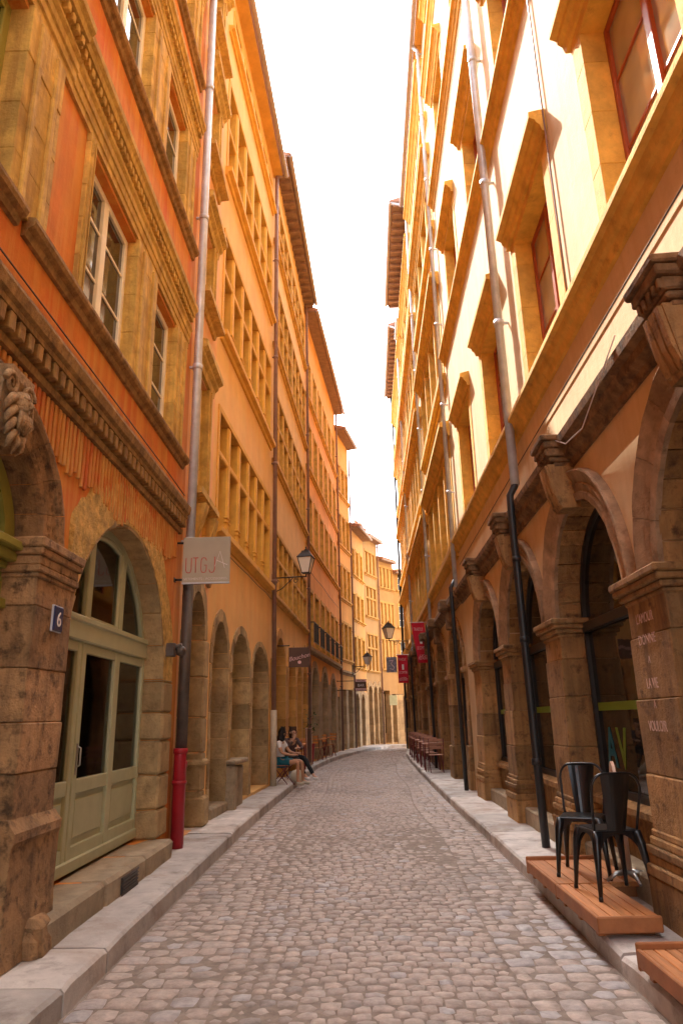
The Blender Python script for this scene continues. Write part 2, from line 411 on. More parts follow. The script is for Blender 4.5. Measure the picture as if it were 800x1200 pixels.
def text(name, body, size, m, parent, loc, rot, extrude=.004, align='CENTER', sx=1.0, offset=0.0, shear=0.0):
    cu = bpy.data.curves.new(name, 'FONT'); cu.body = body; cu.size = size; cu.extrude = extrude
    cu.align_x = align; cu.offset = offset; cu.shear = shear; cu.space_line = .85
    tmp = bpy.data.objects.new(name, cu); COL.objects.link(tmp)
    dg = bpy.context.evaluated_depsgraph_get()
    me = bpy.data.meshes.new_from_object(tmp.evaluated_get(dg))
    bpy.data.objects.remove(tmp)
    me.materials.clear(); me.materials.append(m)
    for v in me.vertices: v.co.x *= sx
    return link(name, me, parent, loc, rot)

# ------------------------------------------------------------------ houses
class House:
    def __init__(s, name, label, A, B, cat='house'):
        s.A = Vector((A[0], A[1])); s.B = Vector((B[0], B[1])); d = s.B - s.A
        s.L = d.length; s.rz = math.atan2(d.y, d.x)
        s.o = thing(name, label, cat, (A[0], A[1], 0), s.rz)
        s.cache = {}
    def s_(s, y):   # world y -> local x
        return (y - s.A.y) / (s.B.y - s.A.y) * s.L
    def world(s, x, y, z):
        d = (s.B - s.A).normalized(); n = Vector((-d.y, d.x))
        p = s.A + d * x + n * y
        return (p.x, p.y, z)
    def wall(s, h, holes, m, depth=.3, D=7.0, z0=-.3, z1=None):
        w = MB(); w.wall(0, s.L, z0, h, holes, depth)
        w.poly([(0, 0, z0), (0, 0, h), (0, D, h), (0, D, z0)]); w.poly([(s.L, 0, h), (s.L, 0, z0), (s.L, D, z0), (s.L, D, h)])
        w.poly([(0, D, z0), (0, D, h), (s.L, D, h), (s.L, D, z0)])
        s.h = h; s.D = D
        return w.build('wall', m, s.o)
    def roof(s, ov=.4, th=.14, soffit=None, gutter=None, tiles=False, rafters=False, x0=0, x1=None, gdrop=.02, slope=.32):
        h, D = s.h, s.D; x1 = s.L if x1 is None else x1
        q = MB()
        q.prism([(-ov, h + .03), (-ov, h + th), (D / 2, h + th + (D / 2 + ov) * slope), (D + .2, h + th), (D + .2, h + .03)], x0, x1)
        rf = q.build('roof', M['tile'], s.o)
        e = MB()
        e.prism([(-ov + .02, h - .03), (-ov + .02, h + .027), (.02, h + .027), (.02, h - .03)], x0 + .01, x1 - .01)
        if rafters:
            n = int((x1 - x0) / .45)
            for i in range(n + 1):
                x = x0 + .08 + (x1 - x0 - .16) * i / n
                e.box(x - .05, x + .05, -ov + .05, -.003, h - .15, h - .032)
        e.build('eave', soffit or M['eave'], s.o)
        if tiles:
            t = MB(); n = int((x1 - x0) / .2)
            for i in range(n):
                x = x0 + .1 + i * .2
                t.rv = random.random()
                t.tube([(x, -ov - .08, h + th * .6), (x, -ov + .3, h + th * .6 + .12)], .085, 8)
            t.build('tile_edge', M['tile'], rf)
        if gutter:
            g = MB(); r = .07
            pr = [(-ov - .075 + r * math.cos(a), h + gdrop + r * math.sin(a)) for a in [PI + PI * i / 8 for i in range(9)]]
            pr += [(-ov - .075 + (r - .012) * math.cos(a), h + gdrop + (r - .012) * math.sin(a)) for a in [2 * PI - PI * i / 8 for i in range(9)]]
            g.prism(pr, x0, x1); g.build('gutter', gutter, s.o)
    def mould(s, name, prof, x0, x1, m, parent=None):
        q = MB(); q.prism(prof, x0, x1); return q.build(name, m, parent or s.o)
    def win(s, x0, x1, z0, z1, rec=.18, nm=1, tr=(), fm='cream_paint', gm='glass', fw=.05, sash=0):
        """rectangular window: nm vertical divisions, tr heights (fraction) of glazing bars"""
        W = x1 - x0; H = z1 - z0
        key = (round(W, 2), round(H, 2), nm, tr, fm, gm, fw)
        if key not in s.cache:
            f = MB(); d = .035
            f.box(0, fw, -d, d, 0, H, .006); f.box(W - fw, W, -d, d, 0, H, .006)
            f.box(fw, W - fw, -d, d, 0, fw * 1.3, .006); f.box(fw, W - fw, -d, d, H - fw, H, .006)
            for i in range(1, nm):
                c = W * i / nm; f.box(c - fw * .75, c + fw * .75, -d - .008, d, fw * 1.3, H - fw, .006)
            for t in tr:
                f.box(fw, W - fw, -d * .5, d * .5, H * t - .014, H * t + .014)
            g = MB(); g.box(fw * .5, W - fw * .5, -.004, .004, fw * .5, H - fw * .5)
            s.cache[key] = (f.mesh('window', M[fm]), g.mesh('pane', M[gm]))
        a, b = s.cache[key]
        o = link('window', a, s.o, (x0, rec, z0)); link('pane', b, o, (0, 0, 0))
        return o
    def pipe(s, x, z0, z1, m, r=.06, off=.11, joints=3.0, name='drainpipe', top=None):
        q = MB(); pts = [(x, -off, z0), (x, -off, z1)]
        if top: pts += top
        q.tube(pts, r, 12)
        z = z0 + joints
        while z < z1:
            q.tube([(x, -off, z - .04), (x, -off, z + .04)], r * 1.18, 12)
            q.box(x - .015, x + .015, -off, -.002, z - .015, z + .015); z += joints
        return q.build(name, m, s.o)

def surround(q, x0, x1, z0, z1, n, mw=.14, proj=.03, dep=.2, tz=None, jw=.16):
    """stone cross-window surround with n lights; jambs, mullions, transom"""
    q.box(x0 - jw, x0 + .014, -proj, dep, z0 - .002, z1 - .013, .008); q.box(x1 - .014, x1 + jw, -proj, dep, z0 - .002, z1 - .013, .008)
    q.box(x0 - jw, x1 + jw, -proj - .004, dep, z1 - .014, z1 + jw, .008)
    W = (x1 - x0 - mw * (n - 1)) / n; cells = []
    for i in range(n):
        a = x0 + i * (W + mw); cells.append((a, a + W))
        if i < n - 1:
            q.box(a + W, a + W + mw, -.012, dep, z0, z1, .035)
    if tz: q.box(x0 + .012, x1 - .012, -.006, dep - .002, tz - .06, tz + .06, .02)
    return cells

def hood(q, x0, x1, z, d=.2, h=.3):
    q.prism([(.01, z), (-.05, z), (-.07, z + h * .3), (-d * .6, z + h * .45), (-d * .65, z + h * .6), (-d, z + h * .72), (-d, z + h), (.01, z + h + .05)], x0, x1)

def sill(q, x0, x1, z, d=.13, h=.14):
    q.prism([(.01, z), (-.04, z), (-.06, z + h * .4), (-d, z + h * .5), (-d, z + h), (.01, z + h + .02)], x0, x1)

# ------------------------------------------------------------------ ground, road, pavements
def lerp_tab(tab, y):
    if y <= tab[0][0]: return tab[0][1]
    for (a, va), (b, vb) in zip(tab, tab[1:]):
        if y <= b: return va + (vb - va) * (y - a) / (b - a)
    return tab[-1][1]
KL = [(-14, -1.67), (10, -1.67), (13, -1.62), (17, -1.5), (20, -1.42), (24.5, -1.3), (28, -.95), (31, -.5), (34, .12), (37, .75), (39.5, 1.75), (40.6, 2.7), (41.4, 4.2), (42.5, 8)]
KR = [(-14, 1.58), (4.2, 1.6), (6.6, 1.66), (9, 1.71), (12.3, 1.73), (18.9, 1.83), (26.9, 2.02), (31.8, 2.22), (35, 2.5), (36.5, 3.0), (37.4, 4.4), (38.2, 8)]
kl = lambda y: lerp_tab(KL, y)
kr = lambda y: lerp_tab(KR, y)

g = MB(); g.poly([(-400, -400, -.12), (400, -400, -.12), (400, 400, -.12), (-400, 400, -.12)])
tag(g.build('ground', M['ground']), kind='structure')
rd = MB(); ys = [-14 + i for i in range(57)]
for a, b in zip(ys, ys[1:]):
    rd.poly([(kl(a) - .05, a, -.009), (min(kr(a), 8) + .05, a, -.009), (min(kr(b), 8) + .05, b, -.009), (kl(b) - .05, b, -.009)])
tag(rd.build('road_bed', M['mortar']), kind='structure')

def sett(q, x, y, w, l, z, hi):
    """a worn stone with a domed top; hi = finer mesh"""
    q.rv = min(1, max(0, random.gauss(.5 + .4 * noise.noise(Vector((x * .9, y * .45, 7))), .2)))
    n = 4 if hi else 3; G_ = (-1, -.93, 0, .93, 1) if hi else (-1, -.92, .92, 1)
    a = rr(-.04, .04); tx, ty = rr(-.05, .05), rr(-.05, .05); b = len(q.v); pw = rr(6, 18)
    sk = [rr(-.02, .02) for _ in range(4)]
    for j in range(n + 1):
        for i in range(n + 1):
            u = G_[i]; v = G_[j]
            m = max(abs(u), abs(v)); k = (abs(u) ** pw + abs(v) ** pw) ** (1 / pw)
            sc = m / k if k > 0 else 1
            uu, vv = u * sc, v * sc
            xx = uu * w / 2 * (1 + sk[0] * vv * 6); yy = vv * l / 2 * (1 + sk[1] * uu * 6)
            zz = z - (.022 if m > .99 else (.0045 * (u * u + v * v) if hi else 0)) + xx * tx + yy * ty
            q.v.append((x + xx * math.cos(a) - yy * math.sin(a), y + xx * math.sin(a) + yy * math.cos(a), zz))
    for j in range(n):
        for i in range(n):
            q.face([b + j * (n + 1) + i, b + j * (n + 1) + i + 1, b + (j + 1) * (n + 1) + i + 1, b + (j + 1) * (n + 1) + i])
st = MB(); st.smooth = True
y = 2.2
while y < 41.5:
    x0, x1 = kl(y) + .01, min(kr(y) - .01, 7.0)
    ln = rr(.095, .125) if y < 20 else .15
    cl = x0 + .72 + .1 * math.sin(y * .5); cr = x1 - .62 + .05 * math.sin(y * .8)
    x = cl
    while x < cr - .05:
        w = rr(.085, .14) if y < 20 else rr(.12, .18)
        if x + w > cr - .06: w = cr - x
        hz = noise.noise(Vector((x * .6, y * .35, 3))) * .008 + .008 * math.cos((x) * .9)
        wob = noise.noise(Vector((x * 2.2, y * .3, 0))) * .06 + .05 * math.sin(x * 2.3 + y * .2)
        sett(st, x + w / 2, y + wob + rr(-.012, .012), w - .004, ln - .002 + rr(-.008, .006), hz - .008 + rr(-.005, .005), y < 13)
        x += w
    y += ln
for side in (0, 1):
    y = 2.2
    while y < 41.0:
        ln = rr(.12, .17); e = kl(y) + .012 if side == 0 else min(kr(y), 7) - .012
        cl = .725 + .1 * math.sin(y * .5) if side == 0 else .615 - .05 * math.sin(y * .8)
        x = 0
        while x < cl - .03:
            w = rr(.12, .21)
            if x + w > cl - .08: w = cl - x
            xx = e + x + w / 2 if side == 0 else e - x - w / 2
            sett(st, xx, y + rr(-.015, .015), w - .004, ln - .003, rr(-.006, .003), y < 13)
            x += w
        y += ln
st.rv = .5
tag(st.build('cobbled_road', M['sett']), kind='structure')

def pavement(tab, wallx, z, side, y0=-13, y1=41.0):
    q = MB(); y = y0
    while y < y1:
        l = rr(1.7, 2.6) if y < 20 else rr(.8, 1.1)
        if side < 0 and y < 5.15 < y + l: l = 5.15 - y
        a, b = y + .009, y + l - .009
        ka, kb = tab(a), tab(b); wa, wb = wallx(a), wallx(b)
        q.rv = random.random(); dz = rr(-.008, .008); zz = z + dz
        c = .02 * side
        n = 8
        rowv = []
        for i in range(n + 1):
            t = i / n; yy = a + (b - a) * t; k = ka + (kb - ka) * t + rr(-.003, .003); w = wa + (wb - wa) * t
            ze = zz + rr(-.002, .002) - (.012 if i in (0, n) else 0)
            rowv.append([(k, yy, -.1), (k - c * .0, yy, ze - .022), (k + c, yy, ze), (k + c * 5, yy, ze + .004), (w, yy, zz)])
        base = len(q.v)
        for r_ in rowv: q.v += r_
        for i in range(n):
            for k in range(4):
                ff = [base + i * 5 + k, base + i * 5 + k + 1, base + (i + 1) * 5 + k + 1, base + (i + 1) * 5 + k]
                q.face(ff if side < 0 else ff[::-1])
        q.face([base + k for k in range(5)] + []) ; q.face([base + n * 5 + k for k in (4, 3, 2, 1, 0)])
        y += l
    q.rv = .5
    return tag(q.build('sidewalk', M['sidewalk']), kind='structure')

WL = [(-2.25, -14), (-2.25, 8.93), (-2.27, 10.9), (-1.97, 16.7), (-1.6, 24.5), (-.65, 34.5), (0, 37.5), (.78, 40.8), (1.7, 43), (2.6, 44.2), (3.3, 46)]
wlx = lambda y: lerp_tab([(p[1], p[0] - .5) for p in WL], y)
wrx = lambda y: 2.13 + .02 * y + .6
pavement(kl, wlx, .145, -1)
pavement(kr, wrx, .12, 1, y1=36.0)

# ------------------------------------------------------------------ left house 1: orange house with the olive shopfront
h1 = House('orange_corner_house', 'orange plastered house with carved ochre windows above the olive arched shop door', (-2.25, -8), (-2.25, 8.93))
S = h1.s_
GX0, GX1 = S(2.85), S(4.72)
AX0, AX1, ASP, AC = S(5.37), S(8.23), 2.05, 3.47
holes = [(GX0, GX1, .15, 3.53, 2.78, .27), (AX0, AX1, .33, AC, ASP, .30)]
rows = [(5.02, 6.6), (8.36, 9.9), (11.6, 13.0)]
wxs = [(S(4.97), S(6.3)), (S(7.0), S(8.0)), (S(2.5), S(3.72)), (S(.2), S(1.3)), (S(-2), S(-.9))]
for z0, z1 in rows:
    for a, b in wxs: holes.append((a, b, z0, z1, None, .22))
h1.wall(15.0, holes, M['l1_plaster'], D=8)
h1.roof(ov=.5, soffit=M['eave'], gutter=M['zinc'])
for z0, z1 in rows:
    def col(a, b):
        tr = MB()
        z = z0 - .05
        while z < z1 + .02:
            hh = min(rr(.34, .55), z1 + .05 - z)
            tr.rv = random.random(); tr.box(a - .012, b + .012, -.045 + rr(-.004, .004), .2, z, z + hh - .002, .005); z += hh
        tr.rv = .4
        tr.box(a + (b - a) * .18, a + (b - a) * .3, -.07, -.035, z0, z1, .01); tr.box(b - (b - a) * .3, b - (b - a) * .18, -.07, -.035, z0, z1, .01)
        tr.jitter(.005, 7); tr.build('window_jamb', M['l1_stone'], h1.o)
    col(S(6.3), S(7.0)); col(S(8.0), S(8.5)); col(S(3.72), S(4.26)); col(S(1.3), S(1.75)); col(S(-.9), S(-.4)); col(S(-2.5), S(-2))
    col(S(4.87), S(4.96)); col(S(2.0), S(2.49))
def entab(q, x0, x1, z, near=False):
    k = 1.25 if near else 1.0
    q.prism([(.01, z), (-.03 * k, z), (-.03 * k, z + .08), (-.045 * k, z + .09), (-.045 * k, z + .17), (-.06 * k, z + .18), (-.06 * k, z + .26), (-.085 * k, z + .29), (-.065 * k, z + .31), (-.065 * k, z + .38), (-.05 * k, z + .39),
             (-.05 * k, z + .5), (-.11 * k, z + .51), (-.12 * k, z + .57), (-.15 * k, z + .6), (-.155 * k, z + .66), (.01, z + .7)], x0, x1)
    n = int((x1 - x0) / .095)
    for i in range(n):
        x = x0 + .03 + i * .095
        q.box(x, x + .05, -.1 * k, -.04, z + .405, z + .49, .006)
for z0, z1 in rows:
    e = MB(); entab(e, S(4.32), S(8.62), z1 + .04); e.jitter(.007, 8)
    e.build('window_cornice', M['l1_stone'], h1.o)
    for a, b in ((2.2, 4.42), (-.1, 1.6), (-2.4, -.5)):
        e = MB(); entab(e, S(a), S(b), z1 + .04, True); e.jitter(.007, 8); e.build('window_cornice', M['l1_stone'], h1.o)
    for a, b in ((4.0, 8.72), (-3, 3.9)):
        e = MB(); e.prism([(.01, z0 - .17), (-.03, z0 - .16), (-.045, z0 - .11), (-.085, z0 - .09), (-.1, z0 - .06), (-.1, z0 - .03), (.01, z0 - .004)], S(a), S(b)); e.jitter(.012, 6)
        e.build('window_sill', M['l1_dark'], h1.o)
c = MB()
c.prism([(.01, 3.93), (-.05, 3.93), (-.06, 3.985), (-.02, 3.99), (-.02, 4.13), (-.12, 4.135), (-.12, 4.18), (-.15, 4.2), (-.165, 4.27), (-.16, 4.3), (.01, 4.33)], S(-7.9), S(8.68))
x = S(-7.8)
while x < S(8.6):
    c.box(x, x + .075, -.12, -.015, 4.0, 4.125, .008); x += .135
c.jitter(.006, 8)
c.build('dentil_cornice', M['l1_dark'], h1.o)
rb = MB(); x = S(-7.9); gx_ = (GX0 + GX1) / 2; gr_ = (GX1 - GX0) / 2
while x < S(8.6):     # worn vertical ribbing under the cornice
    zlo = 3.5 + .12 * noise.noise(Vector((x * 1.3, 0, 0))) + .1 * noise.noise(Vector((x * 6, 3, 0)))
    dx_ = abs(x - gx_)
    if dx_ < gr_ + .36: zlo = max(zlo, 2.82 + .8 * math.sqrt(max(0, (gr_ + .36) ** 2 - dx_ ** 2)))
    if zlo < 3.88: rb.box(x, x + .042, -.026, .004, zlo, 3.925, .006)
    x += .075
rb.build('ribbed_frieze', M['l1_ribs'], h1.o)
for z0, z1 in rows:
    for i, (a, b) in enumerate(wxs):
        if i == 2 and z0 < 6: h1.win(a, b, z0, z1, .16, 2, (.5,), 'green', 'glass', .09)
        else: h1.win(a, b, z0, z1, .12, 2 if i != 1 else 1, (.36, .7) if i != 1 else (.33, .66), 'cream_paint', 'glass', .075)
# worn rubble round the shop arch
w = MB(); cx = (AX0 + AX1) / 2; R0 = (AX1 - AX0) / 2; n = 60
ri = []; ro = []
for i in range(n + 1):
    a = -.25 + (PI + .5) * i / n
    r = R0 + .005; px = cx + r * math.cos(a); pz = ASP + r * math.sin(a)
    R = R0 + .47 + .12 * noise.noise(Vector((a * 2.2, 1, 0))) + .05 * noise.noise(Vector((a * 9, 2, 0)))
    qx = cx + R * math.cos(a); qz = ASP + R * math.sin(a)
    qx = max(S(5.28), min(S(8.75), qx))
    ri.append((px, pz)); ro.append((qx, qz))
for i in range(n):
    ni = 6
    for k in range(ni):
        P = []
        for (ii, kk) in ((i, k), (i + 1, k), (i + 1, k + 1), (i, k + 1)):
            t = kk / ni; x = ri[ii][0] * (1 - t) + ro[ii][0] * t; z = ri[ii][1] * (1 - t) + ro[ii][1] * t
            P.append((x, -.02 - .012 * noise.noise(Vector((x * 9, z * 9, 0))) + (.024 if kk == ni else 0), z))
        w.poly(P[::-1])
w.build('worn_arch_stone', M['rough_stone'], h1.o, weld=True)
# arch soffit blocks and right jamb
v = MB(); v.voussoirs(cx, ASP, R0 - .02, R0 + .1, -.015, .29, 11, a0=0, a1=PI * .97)
z = .33
while z < ASP:
    hh = min(rr(.3, .5), ASP - z); v.rv = random.random()
    v.box(AX1 - .03 + rr(-.01, .01), S(8.62), -.04 + rr(-.012, .012), .29, z + .004, z + hh - .004, .025); z += hh
v.jitter(.012, 9)
v.build('arch_stone', M['rough_jamb'], h1.o)
# the pier between the two doors
p = MB(); z = .95
while z < 2.55:
    hh = min(rr(.28, .42), 2.56 - z)
    p.rv = random.random(); p.box(S(4.64) + rr(-.006, .006), S(5.27) + rr(-.006, .006), -.085 + rr(-.006, .006), .255, z, z + hh - .003, .007); z += hh
p.rv = .35
p.prism([(.25, .15), (-.135, .15), (-.125, .52), (-.12, .84), (-.135, .87), (-.14, .92), (-.11, .96), (-.09, .99), (.25, .99)], S(4.58), S(5.3))
for k in range(2):
    a = S(4.36) - .002; b = S(5.36)
p.jitter(.014, 6)
pc = MB()
for (o_, za, zb) in ((.03, 2.54, 2.58), (.06, 2.58, 2.63), (.045, 2.63, 2.7), (.09, 2.7, 2.75), (.115, 2.75, 2.82)):
    pc.box(S(4.64) - o_ * .7, S(5.27) + o_ * .5, -.085 - o_ * .5, .262 - o_ * .1, za, zb, .01)
pc.jitter(.006, 8)
pier1 = p.build('pier', M['l1_pier'], h1.o); pc.build('capital', M['l1_pier'], pier1)
ga = MB(); gx = (GX0 + GX1) / 2; gr = (GX1 - GX0) / 2
for i in range(11):
    ga.rv = random.random(); e_ = .003
    ga.arch(gx, 2.8, [(gr - .02, .25), (gr - .02, -.02), (gr, -.05), (gr + .05, -.06), (gr + .055, -.035), (gr + .14, -.06), (gr + .15, -.04), (gr + .2, -.065), (gr + .205, -.085), (gr + .25, -.1), (gr + .27, -.1), (gr + .28, .0), (gr + .003, .02), (gr + .003, .25)], PI * i / 11 + e_, PI * (i + 1) / 11 - e_, 5, .8)
ga.jitter(.008, 7)
ga.build('archivolt', M['l1_pier'], h1.o)
kx = gx + .05
k = MB()   # carved scroll keystone with a small head and leaves
kx = S(3.92)
k.prism([(-.02, 3.46), (-.13, 3.46), (-.14, 3.52), (-.15, 3.76), (-.19, 3.82), (-.2, 3.88), (-.02, 3.9)], kx - .15, kx + .15)
for sx in (-1, 1):
    k.tube([(kx + sx * (.11 + .075 * (1 - i * .032) * math.cos(i * .45)), -.18, 3.77 + .075 * (1 - i * .032) * math.sin(i * .45)) for i in range(24)], [.022 - .0006 * i for i in range(24)], 7)
    for j in range(4):
        z_ = 3.66 - j * .075; w_ = .15 - j * .022
        k.tube([(kx + sx * .03, -.15, z_ + .05), (kx + sx * w_ * .7, -.2, z_ + .02), (kx + sx * w_, -.19, z_ - .04), (kx + sx * w_ * .8, -.16, z_ - .08)], [.014, .03, .02, .004], 7)
k.tube([(kx, -.15, 3.5), (kx, -.2, 3.42), (kx, -.17, 3.34)], [.04, .03, .006], 8)
k.lathe(kx, -.19, [(.01, 3.55), (.045, 3.57), (.065, 3.63), (.068, 3.69), (.05, 3.74), (.01, 3.76)], 14)
k.tube([(kx, -.25, 3.69), (kx, -.275, 3.65), (kx, -.25, 3.635)], [.008, .016, .01], 6)
for sx in (-1, 1): k.tube([(kx + sx * .012, -.252, 3.695), (kx + sx * .045, -.235, 3.7)], [.012, .008], 6)
for j in range(7): k.tube([(kx - .06 + j * .02, -.235, 3.6), (kx - .07 + j * .024, -.24, 3.54), (kx - .05 + j * .018, -.22, 3.48)], [.012, .014, .004], 6)
k.jitter(.006, 20)
k.build('carved_keystone', M['carve'], h1.o, (0, 0, -.17))
# green door in the near arch
gd = MB(); yy = .2
gd.box(GX0, GX1, yy, yy + .06, .16, 2.45)
for a, b in ((0, .5), (.5, 1)):
    x0 = GX0 + .06 + (GX1 - GX0 - .12) * a + .03; x1 = GX0 + .06 + (GX1 - GX0 - .12) * b - .03
    for za, zb in ((.3, .95), (1.05, 1.7), (1.8, 2.3)):
        gd.box(x0, x0 + .05, yy - .03, yy, za, zb, .01); gd.box(x1 - .05, x1, yy - .03, yy, za, zb, .01)
        gd.box(x0 + .05, x1 - .05, yy - .03, yy, za, za + .05, .01); gd.box(x0 + .05, x1 - .05, yy - .03, yy, zb - .05, zb, .01)
        gd.box(x0 + .1, x1 - .1, yy - .02, yy, za + .1, zb - .1, .015)
gdo = gd.build('door', M['green'], h1.o)
ge = MB()
for (o_, za, zb) in ((.02, 2.28, 2.33), (.07, 2.33, 2.4), (.03, 2.4, 2.6), (.07, 2.6, 2.65), (.13, 2.65, 2.72), (.18, 2.72, 2.78)):
    ge.box(GX0 + .01, GX1 - .01, yy - o_ - .01, yy + .05, za, zb, .008)
ge.arch(gx, 2.78, [(gr - .16, yy - .06), (gr - .02, yy - .06), (gr - .02, yy + .05), (gr - .16, yy + .05)], n=30, kz=.8)
ge.build('door_entablature', M['green'], gdo)
gf = MB()
for i in range(-3, 4):
    zt = 2.78 + .8 * math.sqrt(max(.01, (gr - .16) ** 2 - (i * .18) ** 2))
    hh = zt - 2.78
    gf.lathe(gx + i * .18, yy, [(.02, 2.78), (.035, 2.8), (.02, 2.83), (.05, 2.78 + hh * .35), (.022, 2.78 + hh * .55), (.04, 2.78 + hh * .6), (.03, 2.78 + hh * .8), (.04, zt - .03), (.02, zt)], 12)
gf.build('fanlight_baluster', M['brown_paint'], gdo)
gg = MB(); gg.arch(gx, 2.78, [(.01, yy + .06), (gr - .05, yy + .06), (gr - .05, yy + .08), (.01, yy + .08)], n=30, kz=.8)
gg.build('fanlight', M['glass_dark'], gdo)
# shop door under the second arch
sd = MB(); yd = .24; d = .04
X = lambda y: S(y)
DL, DR, DB, DT = AX0, AX1, .36, 2.28
stiles = [(DL - .02, DL + .07), (S(6.2), S(6.28)), (S(6.3), S(6.4)), (S(7.2), S(7.34)), (DR - .09, DR - .005)]
for a, b in stiles: sd.box(a, b, yd - d, yd + d, DB, DT, .008)
bays = list(zip([s_[1] for s_ in stiles], [s_[0] for s_ in stiles[1:]]))
for a, b in bays:
    if b - a < .05: continue
    sd.box(a, b, yd - d + .004, yd + d, DB, DB + .2, .006); sd.box(a, b, yd - d + .004, yd + d, .98, 1.1, .006); sd.box(a, b, yd - d + .004, yd + d, DT - .09, DT, .006)
    sd.box(a, b, yd - .004, yd + .02, DB + .19, .99)
    sd.box(a + .05, b - .05, yd - .024, yd - .003, DB + .26, .93, .012)
sd.box(DL - .02, DR, yd - d - .02, yd + d, DB, DB + .1, .01)
sd.box(DL - .02, DR - .002, yd - d - .03, yd + d, DT, DT + .22, .012)
sd.box(DL - .02, DR - .002, yd - d - .05, yd + d, DT + .16, DT + .22, .012)
sd.arch(cx, ASP, [(R0 - .1, yd - d), (R0 - .012, yd - d), (R0 - .012, yd + d), (R0 - .1, yd + d)], .16, PI - .16, n=36)
for xm in (S(6.34), S(7.27)):
    zt = ASP + math.sqrt((R0 - .06) ** 2 - (xm - cx) ** 2)
    sd.box(xm - .055, xm + .055, yd - d - .006, yd + d, DT + .2, zt, .008)
a, b = S(6.42), S(7.2)
P = []
for i in range(9):
    x = a + (b - a) * i / 8; P.append((x, yd - .012, ASP + math.sqrt((R0 - .12) ** 2 - (x - cx) ** 2)))
sd.tube([(a, yd - .012, DT + .24), (b, yd - .012, DT + .24)] + P[::-1], .028, 6, closed=True)
sdo = sd.build('shop_door', M['olive'], h1.o)
sdo['label'] = 'olive painted arched shop door with tall glazed leaves'
pn = MB()
for a, b in bays:
    if b - a > .05: pn.box(a - .01, b + .01, yd - .003, yd + .003, 1.09, DT - .08)
pn.arch(cx, ASP, [(.01, yd - .002), (R0 - .05, yd - .002), (R0 - .05, yd + .004), (.01, yd + .004)], .16, PI - .16, n=30)
pn.build('door_glass', M['clear'], sdo)
hd = MB(); hd.tube([(S(6.35), yd - .04, 1.2), (S(6.35), yd - .075, 1.22), (S(6.35), yd - .075, 1.36), (S(6.35), yd - .04, 1.38)], .008, 8); hd.box(S(6.35) - .012, S(6.35) + .012, yd - .05, yd - .038, 1.14, 1.4, .002)
hd.build('door_handle', M['steel'], sdo)
it = MB()  # shop interior box
it.box(DL - .5, DR + .5, 2.2, 2.3, 0, 3.6); it.box(DL - .6, DL - .5, .32, 2.2, 0, 3.6); it.box(DR + .5, DR + .6, .32, 2.2, 0, 3.6); it.box(DL - .5, DR + .5, .32, 2.2, .2, .3); it.box(DL - .5, DR + .5, .32, 2.2, 3.55, 3.65)
it.build('shop_interior', M['int'], h1.o)
def dress(x, y, z, m, label, hgt=.9):
    q = MB(); q.lathe(0, 0, [(.16, 0), (.14, hgt * .3), (.1, hgt * .6), (.13, hgt * .85), (.08, hgt * .97), (.02, hgt)], 16)
    for i, v_ in enumerate(q.v):
        q.v[i] = (v_[0] * 1.3, v_[1] * .7, v_[2])
    q.jitter(.02, 7)
    r = thing('hanging_dress', label, 'dress', h1.world(x, y, z))
    q.build('fabric', m, r)
    w_ = MB(); w_.tube([(0, 0, hgt - .02), (0, 0, hgt + .22), (.03, 0, hgt + .26), (.06, 0, hgt + .22)], .008, 6); w_.build('hanger', M['steel'], r)
dress(S(6.85), .55, .98, M['fabric_green'], 'green printed dress hanging behind the middle glass of the olive shop door')
dress(S(7.2), .75, 1.35, M['fabric_red'], 'red printed dress hanging behind the olive shop door', .7)
for i, zz in enumerate((.36, .56)):
    pass
shelf = thing('display_cabinet', 'low wooden display cabinet behind the olive shop door glass', 'cabinet', h1.world(S(6.7), .95, .3), h1.rz)
q = MB(); q.box(-.9, .9, -.2, .2, 0, .86, .01); q.build('carcass', M['brown_paint'], shelf); q = MB(); q.box(-.94, .94, -.23, .23, .86, .9, .01); q.build('top', M['table_wood'], shelf)
q = MB(); q.box(-.12, .12, -.05, .05, 0, .32, .008); tag(q.build('gift_box', M['fabric_red'], None, h1.world(S(5.95), .5, 1.0), (0, 0, h1.rz)), 'red box standing behind the left glass of the olive shop door', 'box')
q = MB(); q.box(-.25, .25, -.16, .16, 0, .7, .01); tag(q.build('display_plinth', M['brown_paint'], None, h1.world(S(5.95), .5, .3), (0, 0, h1.rz)), 'dark brown plinth under the red box behind the olive shop door', 'plinth')
# step with vent
q = MB(); x = S(4.95)
for l in (1.2, 1.1, 1.05):
    x1 = min(x + l, S(8.32)); q.rv = random.random(); q.box(x, x1 - .006, -.21 + rr(-.008, .008), .3, .1, .335, .03); x = x1
q.jitter(.012, 6); stp = q.build('door_step', M['step'], h1.o)
q = MB(); q.box(S(6.5), S(6.92), -.235, -.2, .16, .29)
q.build('vent_shade_panel', M['dark_paint'], stp)  # solid dark panel painted in for the shade behind the grille
q = MB(); q.box(S(6.48), S(6.94), -.242, -.236, .285, .3); q.box(S(6.48), S(6.94), -.242, -.236, .155, .17)
for i in range(4): q.box(S(6.5), S(6.92), -.246, -.236, .18 + i * .026, .19 + i * .026)
q.build('vent_grille', M['pipe_dark'], stp)
q = MB(); q.box(S(4.9), S(5.16), -.22, -.08, .11, .36, .04); q.box(S(4.86), S(4.98), -.2, -.06, .11, .3, .04); q.jitter(.035, 6); q.build('guard_stone', M['l1_pier'], h1.o)
